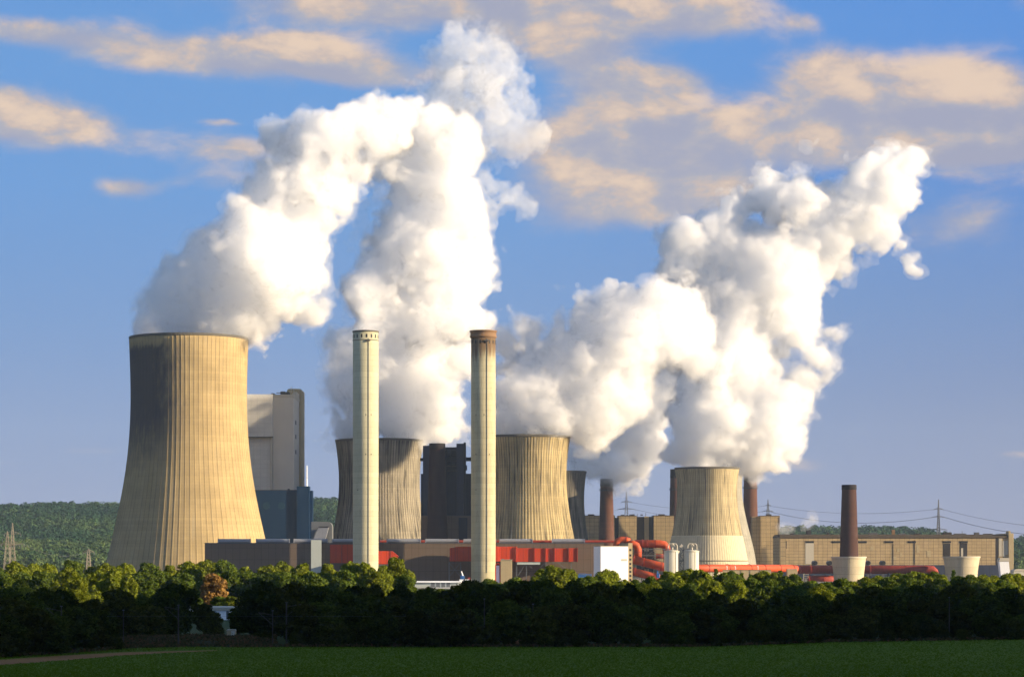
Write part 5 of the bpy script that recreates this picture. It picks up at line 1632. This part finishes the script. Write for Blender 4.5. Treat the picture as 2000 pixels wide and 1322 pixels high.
x, y, z = wood([(-60, 280, 4.4), (590, 690, 1.3), (1480, 1850, 2.6), (1930, 2080, 1.0), (280, 590, 0.3), (690, 1480, 0.5)], 850)
nt = len(x)
per = 66
hgt = rng.uniform(12, 25, nt); wid = rng.uniform(6.5, 13.0, nt)
d = rng.normal(size=(nt, per, 3)); d /= np.linalg.norm(d, axis=2, keepdims=True)
d[:, :, 2] = np.abs(d[:, :, 2]) * 1.15 - 0.35
pos = np.stack([x[:, None] + d[:, :, 0] * wid[:, None], y[:, None] + d[:, :, 1] * wid[:, None], z[:, None] + hgt[:, None] * 0.45 + d[:, :, 2] * hgt[:, None] * 0.6], 2).reshape(-1, 3)
v, q = leaf_quads(pos, d.reshape(-1, 3), 2.0, rng, 0.4)
wo = np_mesh("hill_woods", v, q, None)
patch = 0.5 + 0.28 * np.sin(x * 0.021 + 1.0) * np.sin(y * 0.009) + 0.25 * np.sin(x * 0.007 + y * 0.011) + 0.12 * np.sin(x * 0.05 - y * 0.02)
tone = np.repeat(np.clip(0.45 * rng.uniform(0, 1, nt) + 0.6 * patch - 0.05, 0, 1), per * 4)
# foot of the hill painted lighter, as if sunlit
tone = np.clip(tone * 0.75 + 0.5 * np.repeat(np.clip((3900 - y) / 900, -0.3, 1), per * 4) * 0.6, 0, 1)
at = wo.data.attributes.new("tone_with_sun", "FLOAT", "POINT")
at.data.foreach_set("value", tone.astype(np.float32))
m, g = new_mat("mixed_wood_leaves")
a_ = g.n("ShaderNodeAttribute", attribute_name="tone_with_sun")
r_ = g.n("ShaderNodeNewGeometry").outputs["Random Per Island"]
col = g.ramp(a_.outputs["Fac"], [(0.0, (0.016, 0.042, 0.026, 1)), (0.35, (0.028, 0.064, 0.030, 1)), (0.7, (0.070, 0.108, 0.034, 1)), (1.0, (0.13, 0.16, 0.04, 1))])
sc = g.n("ShaderNodeVectorMath", operation="SCALE", ins={0: col, "Scale": g.math("MULTIPLY_ADD", r_, 0.24, 0.88)}).outputs[0]
dd = g.n("ShaderNodeBsdfDiffuse", ins={"Color": sc})
out = g.n("ShaderNodeOutputMaterial", ins={"Surface": dd.outputs[0]})
wo.data.materials.append(m)
tag(wo, "dense mixed wood covering the far hills", "woods", kind="stuff")

# weeds and tall grass on the bank and along the field edge
n = 9000
u = np.concatenate([rng.uniform(215, 540, 5000), rng.uniform(-60, 2070, 4000)])
D = np.array([dfront(a) for a in u]) + np.where(np.arange(n) < 5000, rng.uniform(0, 14, n), rng.uniform(-1.5, 2.5, n))
x = (u - 1000) / F * D
zz = np.where(np.arange(n) < 5000, np.interp(D - np.array([dfront(a) for a in u]) - 2, [p[0] for p in prof_b], [p[1] for p in prof_b]), 0.0)
pos = np.stack([x, D, zz + rng.uniform(0.1, 0.55, n)], 1)
nr = np.tile(np.array([[0, -1.0, 0.4]]), (n, 1))
v, q = leaf_quads(pos, nr, 0.28, rng)
tag(np_mesh("weeds", v, q, L_WEED), "dry weeds and tall grass on the bank and along the field edge", "weeds", kind="stuff")


n = 70000
u = rng.uniform(-60, 2060, n)
D = np.array([0.0]) + 300 + (np.interp(u, [p[0] for p in VB], [15 * F / (p[1] - HOR) for p in VB]) - 300) * rng.uniform(0, 1, n) ** 1.3
pos = np.stack([(u - 1000) / F * D, D, rng.uniform(0.03, 0.16, n)], 1)
inp = np.ones(n, bool)
pu = [p[0] for p in pl]
vD = HOR + 15 * F / D
inp &= ~((vD > np.interp(u, pu, [15 * F / p[1] + HOR for p in pl]) - 0.6) & (vD < np.interp(u, pu, [15 * F / p[2] + HOR for p in pl]) + 0.6) & (u < 430))
pos = pos[inp]
v, q = leaf_quads(pos, np.tile(np.array([[0, -0.35, 1.0]]), (len(pos), 1)), 0.15, rng, 0.3)
L_CROP = leaf_mat("young_crop_blades", (0.064, 0.106, 0.003), (0.075, 0.122, 0.004), (0.090, 0.138, 0.005), trans=0.2)
tag(np_mesh("crop_grass", v, q, L_CROP), "young green crop standing in the shaded field", "crop", kind="stuff")


# ------------------------------------------------------------------ pylons, wires, poles and small things in front
def pylon(u, D, vt, arms, label, mat, w0=4.0, r=0.32):
    zt = V2Z(vt, D)
    b = Vector((U2X(u, D), D, 0))
    t = empty("lattice_pylon", b, label, "pylon", "lattice pylons")
    za = V2Z(arms[-1][0], D)
    wid = lambda z: np.interp(z, [0, za, zt], [w0, w0 * 0.32, 0.15])
    mb = MB()
    cor = [(-1, -1), (1, -1), (1, 1), (-1, 1)]
    for sx, sy in cor:
        mb.tube([(b.x + sx * wid(z), b.y + sy * wid(z), z) for z in (0, za, zt)], r, 5)
    zs = [0.0]
    while zs[-1] < zt - 2.5:
        zs.append(zs[-1] + max(2.2, 2.1 * wid(zs[-1])))
    zs[-1] = zt - 0.5
    for i in range(len(zs) - 1):
        a, c = zs[i], zs[i + 1]
        for k in range(4):
            p, q = cor[k], cor[(k + 1) % 4]
            mb.tube([(b.x + p[0] * wid(a), b.y + p[1] * wid(a), a), (b.x + q[0] * wid(c), b.y + q[1] * wid(c), c)], r * 0.6, 4)
            mb.tube([(b.x + q[0] * wid(a), b.y + q[1] * wid(a), a), (b.x + p[0] * wid(c), b.y + p[1] * wid(c), c)], r * 0.6, 4)
    mb.build("mast", mat, t)
    for va, hw in arms:
        z = V2Z(va, D)
        L = hw * D / F
        am = MB()
        for s in (-1, 1):
            for sy in (-1, 1):
                am.tube([(b.x, b.y + sy * wid(z), z + 1.6), (b.x + s * L, b.y, z)], r * 0.7, 4)
                am.tube([(b.x, b.y + sy * wid(z), z - 0.2), (b.x + s * L, b.y, z)], r * 0.7, 4)
            for f in (0.3, 0.6):
                am.tube([(b.x + s * L * f, b.y, z - 0.1), (b.x + s * L * f, b.y, z + 1.6 * (1 - f))], r * 0.5, 4)
        arm_o = am.build("cross_arm", mat, t)
        ins = MB()
        for s in (-1, 1):
            ins.tube([(b.x + s * L, b.y, z), (b.x + s * L, b.y, z - 1.8)], 0.22, 5)
        if hw > 6:
            ins.build("insulator", M["steel"], arm_o, off=b)
    return t


pylon(1833, 2640, 975, [(994, 9), (1009.5, 13), (1034, 17)], "dark lattice pylon on the horizon above the right part of the beige hall", M["pylon"], 4.5)
pylon(1223.5, 3000, 960, [(980, 10), (994, 17)], "dark lattice pylon above the beige boiler houses beside the brown chimney", M["pylon"], 5.0)
pylon(1500, 3000, 975, [(987, 6), (998, 10)], "faint lattice pylon tip above the tall beige block", M["pylon"], 4.0, 0.28)
pylon(24.5, 1500, 1021, [(1042, 16), (1062, 22)], "taller sunlit lattice pylon at the left edge, before the wooded hill", M["pylon_l"], 3.0, 0.13)
pylon(14.5, 1480, 1037, [(1052, 10), (1063, 24)], "lower sunlit lattice pylon at the left edge, left of the taller one", M["pylon_l"], 3.0, 0.13)
pylon(173, 1650, 1071, [(1077.5, 11)], "small T-shaped pylon between the left edge and the tan tower", M["pylon_l"], 2.2, 0.2)


def wire(a, b, sag, r, label, group):
    a, b = Vector(a), Vector(b)
    pts = []
    for i in range(25):
        f = i / 24
        p = a.lerp(b, f)
        p.z -= sag * 4 * f * (1 - f)
        pts.append(p)
    m = MB().tube(pts, r, 5)
    return solid("power_line", m, M["wire"], label, "cable", group)


G_ = "power lines on the horizon"
wire(P(1824, 994.5, 2640), P(1500, 987, 3000), 7, 0.16, "upper power line running left from the horizon pylon at right", G_)
wire(P(1820, 1010, 2640), P(1500, 998, 3000), 10, 0.24, "lower power line running left from the horizon pylon at right", G_)
wire(P(1842, 994.5, 2640), P(2150, 1032, 2300), 6, 0.16, "upper power line running right from the horizon pylon at right", G_)
wire(P(1846, 1010, 2640), P(2150, 1048, 2300), 7, 0.24, "lower power line running right from the horizon pylon at right", G_)
wire(P(1233, 980.5, 3000), P(1494, 987.5, 3000), 7, 0.16, "upper power line behind the small pale tower", G_)
wire(P(1240, 994.5, 3000), P(1490, 998.5, 3000), 9, 0.2, "lower power line behind the small pale tower", G_)
wire(P(1207, 994.5, 3000), P(1120, 1000, 2900), 4, 0.16, "power line left of the pylon beside the brown chimney", G_)
wire(P(38, 1062, 1500), P(-60, 1066, 1450), 3, 0.13, "power line sagging at the left edge pylons", G_)
wire(P(46, 1062, 1500), P(173, 1077, 1650), 5, 0.08, "power line between the left pylons and the T-shaped pylon", G_)

# railway masts
for (u, v0, v1, w, arm, lab) in ((348.5, 1180, 1249, 1.6, 1, "thickest pale wooden pole on the weedy bank"), (559.5, 1175, 1243, 1.5, -1, "pale pole with a slanting bracket before dark trees below the deep blue hall"), (532.5, 1191, 1240, 0.9, 1, "thin mast just left of the pale bracket pole"),
                            (241, 1190, 1247, 0.9, 0, "thin mast at the left end of the weedy bank"), (120, 1182, 1222, 1.3, 1, "mast among dark trees at far left"), (946, 1168, 1205, 1.0, 0, "mast among dark trees below the stained chimney"), (1041, 1178, 1218, 0.8, 0, "thin mast among dark trees below the yellow streaked tower"),
                            (1854, 1165, 1198, 0.9, 0, "thin mast among dark trees below the lone flared basin")):
    D = {348.5: 432, 559.5: 434, 532.5: 433, 241: 430}.get(u, dfront(u) + 1.0)
    b = Vector((U2X(u, D), D, 0))
    t = empty("trackside_pole", b, lab, "pole", "poles along the dark trees")
    zt = V2Z(v0, D)
    MB().tube([(b.x, D, 0), (b.x, D, zt)], [w * D / F, w * D / F * 0.75], 8).build("pole", M["wood"], t)
    MB().tube([(b.x - 0.18, D, zt - 0.1), (b.x + 0.18, D, zt - 0.1)], 0.07, 6).build("cap", M["steel"], t)
    if arm:
        MB().tube([(b.x, D, zt - 0.9), (b.x - arm * 2.6, D + 0.2, zt - 0.4)], 0.05, 5).build("bracket", M["wood"], t)
        MB().tube([(b.x, D, zt - 2.6), (b.x - arm * 2.5, D + 0.2, zt - 0.5)], 0.05, 5).build("stay", M["wood"], t)
D = 432
solid("contact_wire", MB().tube([P(120, 1203, 425), P(241, 1203, 430), P(348, 1202.5, D), P(532, 1203, D), P(700, 1203, D), P(900, 1203, D)], 0.012, 4), M["wire"], "thin wire strung between the poles in front of the dark trees", "cable")
# utility cabinet
D = 443.0
t = empty("utility_cabinet", Vector((U2X(451.5, D), D, 0)), "small beige cabinet standing at the gap in the dark trees", "cabinet")
zb, zt = V2Z(1242.5, D), V2Z(1230.2, D)
MB().box(U2X(442.5, D) - 0.05, U2X(460.5, D) + 0.05, D - 0.05, D + 1.25, 0, zb).build("plinth", M["steel"], t)
MB().bbox(U2X(443, D), U2X(460, D), D, D + 1.2, zb, zt, 0.03).build("body", M["tan"], t)
MB().prism([(U2X(442, D), zt), (U2X(461, D), zt), (U2X(459, D), zt + 0.16), (U2X(444, D), zt + 0.16)], D - 0.1, D + 1.3).build("roof", M["greyl"], t)
cab_door = MB().box(U2X(451.6, D), U2X(459, D), D - 0.03, D - 0.004, zb + 0.1, zt - 0.12).build("door", M["cream"], t)
MB().box(U2X(453, D), U2X(454, D), D - 0.05, D - 0.031, zb + 0.5, zb + 0.7).build("handle", M["black"], cab_door, off=t.location)
# long pale shed seen through the gaps
D = 640.0
for (ua, ub, lab) in ((18, 78, "pale shed end seen through a gap at the far left"), (330, 478, "long pale shed seen through the gap behind the beige cabinet")):
    t = empty("pale_shed", Vector((U2X((ua + ub) / 2, D), D, 0)), lab, "shed", "pale sheds behind the dark trees")
    MB().box(U2X(ua, D), U2X(ub, D), D, D + 20, 0, V2Z(1191, D)).build("wall", M["white"], t)
    MB().prism([(U2X(ua, D) - 0.5, V2Z(1191, D) + 0.01), (U2X(ub, D) + 0.5, V2Z(1191, D) + 0.01), (U2X(ub, D) + 0.2, V2Z(1185.5, D)), (U2X(ua, D) - 0.2, V2Z(1185.5, D))], D - 0.5, D + 20).build("roof", M["greyl"], t)
    u = ua + 8
    while u < ub - 6:
        MB().box(U2X(u, D), U2X(u + 5, D), D - 0.08, D - 0.01, 0.2, 2.4).build("door", M["steel"], t)
        u += 26
# heap of pale earth at the foot of the trees
mb = MB()
D = 437.0
rr = random.Random(3)
mb.lathe([(2.4, 0), (2.1, 0.35), (1.5, 0.8), (0.8, 1.15), (0.05, 1.3)], 20, (U2X(1022, D), D), lambda k, z: 0.25 * math.sin(k * 1.9 + z * 3) * (1.2 - z * 0.7))
solid("earth_heap", mb, M["path"], "small heap of brown earth at the foot of the dark trees", "heap", smooth=True)

# a cumulus cloud outside the view to the right: its shadow lies over the field and the first trees
H_ = 820.0
tt = H_ / SUN_DIR.z
cx, cyy = 0.0 + SUN_DIR.x * tt, 315.0 + SUN_DIR.y * tt
crng = random.Random(12)
bl = []
ax = Vector((SUN_DIR.x, SUN_DIR.y, 0)).normalized()
for i in range(9):
    for j in range(7):
        a = (i - 4) * 120.0
        b = (j - 3) * 78.0
        bl.append((cx + a + crng.uniform(-15, 15), cyy + b + crng.uniform(-12, 12), H_ + crng.uniform(-10, 25), 82 + crng.uniform(-8, 14)))
cf, clo = steam_field(bl, 12.0, 3, 3, 0, rag=2.0)
cm = bpy.data.materials.new("cloud_white")
cm.use_nodes = True
cg = NT(cm.node_tree)
co = cg.n("ShaderNodeOutputMaterial")
cd = cg.n("ShaderNodeBsdfDiffuse", ins={"Color": (0.9, 0.9, 0.9, 1)})
cg.t.links.new(cd.outputs[0], co.inputs["Surface"])
cl = iso_mesh("clouds", cf, clo, 12.0, 0, cm, None)
tag(cl, "cumulus cloud to the right of the view shading the field", "cloud", kind="stuff")


# ------------------------------------------------------------------ steam plumes
SM = steam_material("dense_steam", 0.085, (1.0, 1.0, 1.0, 1.0), 0.5, surf=0.07)
SM_MID = steam_material("thinner_steam", 0.030, (1.0, 1.0, 1.0, 1.0), 0.3, surf=0.05)
SM_TOP = steam_material("bluish_thin_steam", 0.017, (0.97, 0.985, 1.0, 1.0), 0.2, surf=0.04)
SM_D = steam_material("warm_shaded_steam", 0.07, (1.0, 0.988, 0.962, 1.0), 0.4, surf=0.06)  # grey-brown look of the shaded plume put into the scatter colour
SM_THIN = steam_material("thin_steam", 0.011, (0.995, 0.995, 1.0, 1.0), 0.3, surf=0.02)

PLUME_B = [(748, 262, 24, -60), (765, 285, 26, -50), (752, 310, 20, -60), (770, 250, 22, -40), (760, 250, 28), (800, 243, 32), (850, 238, 34), (900, 258, 34), (930, 295, 28), (905, 310, 30), (690, 835, 34), (655, 828, 14), (740, 825, 44), (800, 815, 46), (850, 820, 40), (885, 838, 22), (690, 775, 44), (665, 745, 22), (740, 745, 54), (800, 750, 48), (845, 775, 40), (875, 795, 24), (685, 700, 36), (722, 690, 42), (770, 710, 36), (815, 735, 30), (655, 815, 16),
           (750, 640, 55), (815, 640, 55), (880, 635, 45), (925, 632, 28), (860, 690, 36, 20), (905, 700, 32, 20), (840, 720, 24, 20), (790, 660, 40),
           (735, 580, 48), (805, 570, 60), (878, 560, 52), (920, 525, 28), (770, 510, 60), (850, 500, 62), (905, 500, 36), (728, 508, 28), (800, 440, 55), (870, 430, 52), (912, 432, 30), (820, 375, 50), (872, 372, 46), (915, 390, 20),
           (790, 325, 40), (850, 315, 46), (775, 280, 36), (830, 265, 42), (880, 290, 32), (740, 330, 20), (725, 290, 24)]
PLUME_B2 = [(940, 330, 26), (965, 358, 24), (992, 380, 20), (1015, 400, 12), (950, 392, 18), (930, 300, 30), (905, 80, 28), (880, 105, 34), (930, 100, 38), (985, 105, 28), (1015, 120, 16), (900, 150, 42), (950, 160, 46), (1000, 160, 28), (905, 205, 40), (950, 220, 46), (985, 245, 36), (930, 270, 38), (1000, 270, 26), (1020, 200, 20), (975, 285, 28), (865, 220, 28), (860, 170, 24), (840, 190, 16), (1045, 270, 12), (890, 260, 34)]
WISPS_B = [(960, 430, 12), (975, 452, 13), (990, 475, 10), (945, 410, 12), (985, 500, 8), (705, 400, 13), (722, 385, 15), (738, 365, 16), (712, 420, 10), (690, 470, 11), (680, 482, 9), (702, 455, 9), (655, 470, 9), (640, 600, 9), (628, 575, 11), (615, 560, 12)]
PLUME_C = [(1000, 825, 40), (1050, 815, 50), (1092, 805, 46), (985, 790, 30), (1012, 765, 44), (1062, 742, 54), (1118, 742, 56), (1025, 705, 34), (1040, 642, 34), (1020, 660, 22), (1062, 690, 44), (1110, 682, 48), (1085, 640, 26), (1150, 790, 54), (1195, 770, 46), (1222, 745, 40), (1170, 712, 56), (1130, 835, 30), (1160, 830, 38), (1215, 800, 30), (1120, 860, 14),
           (988, 700, 26, 25), (978, 672, 18, 25), (1150, 640, 46), (1190, 575, 26), (1215, 575, 28), (1180, 610, 40), (1235, 605, 44), (1285, 610, 46), (1325, 615, 34), (1130, 615, 26), (1225, 665, 54), (1270, 670, 44), (1290, 640, 40), (1255, 720, 36),
           (1310, 600, 38), (1340, 640, 44), (1330, 685, 40), (1350, 600, 34), (1300, 650, 44), (1365, 700, 34), (1375, 640, 30)]
PLUME_D = [(1130, 895, 32), (1170, 888, 40), (1215, 885, 44), (1255, 862, 42), (1275, 815, 40), (1292, 775, 34), (1300, 735, 36), (1195, 915, 26), (1150, 922, 16), (1235, 900, 26), (1245, 805, 44), (1285, 720, 34), (1212, 845, 44), (1180, 930, 12), (1310, 690, 30)]
PLUME_E = [(1500, 725, 30), (1525, 690, 20, 15), (1492, 660, 28), (1335, 882, 28), (1378, 872, 44), (1430, 870, 50), (1478, 882, 38), (1508, 895, 24), (1485, 905, 18), (1352, 825, 44), (1400, 812, 56), (1455, 822, 54), (1512, 850, 40), (1538, 868, 20), (1392, 762, 54), (1445, 762, 60), (1500, 800, 40), (1545, 790, 34), (1572, 742, 30), (1597, 700, 28), (1618, 655, 20), (1635, 640, 9),
           (1360, 730, 34), (1402, 700, 72), (1455, 690, 54), (1380, 645, 58), (1345, 622, 42), (1450, 625, 70), (1525, 620, 50), (1565, 655, 38), (1500, 565, 72), (1565, 575, 44), (1400, 565, 62), (1335, 545, 44), (1305, 490, 20), (1300, 470, 12), (1340, 475, 42), (1400, 475, 60), (1460, 505, 70), (1535, 505, 68),
           (1385, 435, 30), (1440, 425, 42), (1500, 385, 36), (1497, 350, 18), (1545, 405, 52), (1595, 455, 48), (1550, 365, 28), (1640, 455, 46), (1610, 505, 40), (1690, 440, 40), (1650, 505, 22), (1685, 385, 36), (1690, 335, 26), (1735, 335, 34), (1772, 335, 26), (1745, 385, 38), (1720, 420, 34), (1775, 378, 18), (1735, 445, 30), (1762, 470, 14), (1778, 495, 8), (1786, 520, 5), (1640, 405, 34), (1685, 490, 16), (1590, 395, 30)]
WISPS_E = [(1572, 290, 10), (1580, 286, 7), (1650, 650, 9), (1640, 670, 11), (1630, 700, 12), (1615, 735, 12), (1600, 765, 13), (1585, 800, 13), (1565, 835, 12), (1660, 545, 11), (1680, 520, 11), (1640, 565, 10)]


def plume(name, blobs, D, seed, vox, label, group="white steam plumes", soft=2.2, thin=None, rag=1.0, wisps=None, n2=9, n3=6, core=True, mat=None, cut=None):
    b = px_blobs(blobs, D, seed)
    zmin = min(q[2] - q[3] for q in b)
    base = Vector((sum(q[0] for q in b[:4]) / 4, D, zmin))
    t = empty(name, base, label, "steam", group)
    fd, lo = steam_field(b, vox, seed, n2, n3, rag=rag)
    if cut is not None:
        zc = int((cut - lo[2]) / vox)
        if zc > 0:
            fd[:, :, :zc] -= 30.0
    if core:
        iso_mesh("plume_body", fd, lo, vox, 0.0, mat or SM, t)
        iso_mesh("mist_edge", fd, lo, vox, -soft, SM_MID, t)
        rg = np.random.default_rng(seed + 900)
        fz = fd + vnoise(fd.shape, 22.0 / vox, rg) * np.float32(6.0) + vnoise(fd.shape, 9.0 / vox, rg) * np.float32(4.5) + vnoise(fd.shape, 4.0 / vox, rg) * np.float32(2.2)
        iso_mesh("loose_mist", fz, lo, vox, -4.5, SM_THIN, t)
    else:
        iso_mesh("plume_body", fd, lo, vox, 1.0, SM_MID if mat is None else mat, t)
        iso_mesh("mist_edge", fd, lo, vox, -soft, SM_THIN, t)
    if wisps:
        fw, lw = steam_field(px_blobs(wisps, D, seed + 50, 1.0), vox, seed + 50, 8, 5, rag=1.2)
        iso_mesh("loose_wisps", fw, lw, vox, 0.0, SM_THIN, t)["kind"] = "stuff"
    return t


VX = 1.15
plume("steam_plume", PLUME_A, 2000, 1, VX, "dense white steam drifting right from the tallest tan cooling tower")
plume("steam_plume", PLUME_B, 2205, 2, VX, "tall white steam column rising behind the clean pale chimney", wisps=WISPS_B)
plume("steam_plume", PLUME_B2, 2290, 3, VX, "thin bluish steam topping the columns, highest in the sky", soft=4.0, core=False, rag=1.7, mat=SM_TOP)
plume("steam_plume", PLUME_C, 2090, 4, VX, "billowing white steam from the yellow streaked cooling tower")
plume("steam_plume", PLUME_D, 2592, 5, 1.7, "greyish brown shaded steam hanging over the small dark tower", rag=1.3, mat=SM_D)
plume("steam_plume", PLUME_E, 2520, 6, 1.7, "huge white steam cloud leaning right over the small pale tower", wisps=WISPS_E)
plume("steam_puff", [(1575, 1028, 4), (1577, 1018, 5), (1581, 1010, 6), (1584, 1014, 4), (1572, 1022, 3)], 2340, 7, 0.9, "small faint steam puff above the left part of the beige hall roof", "small steam puffs", core=False, rag=.6)
plume("steam_puff", [(1529, 1034, 4), (1536, 1035, 4), (1541, 1033, 3), (1524, 1030, 3)], 2340, 8, 0.9, "tiny steam puff at the left corner of the beige hall roof", "small steam puffs", core=False, rag=.6)
plume("steam_puff", [(1184, 932, 6), (1178, 925, 7), (1192, 928, 6), (1187, 920, 8)], 2600, 9, 1.0, "thin steam curling at the top of the brown chimney", "small steam puffs", core=False, rag=.8)


# ------------------------------------------------------------------ the evening air
def build_haze():
    m = bpy.data.materials.new("thin_blue_haze")
    m.use_nodes = True
    g = NT(m.node_tree)
    pv = g.n("ShaderNodeVolumePrincipled", ins={"Color": (0.62, 0.78, 1.0, 1.0), "Density": HAZE, "Anisotropy": 0.0})
    out = g.n("ShaderNodeOutputMaterial")
    g.t.links.new(pv.outputs[0], out.inputs["Volume"])
    o = mesh_obj("haze", *(lambda q: (q.v, q.f))(MB().box(-9300, 9300, -9300, 9300, -1.0, 540.0)), m)
    tag(o, "thin bluish evening haze over the plain", "haze", kind="stuff")


HAZE = 2.6e-5
build_haze()
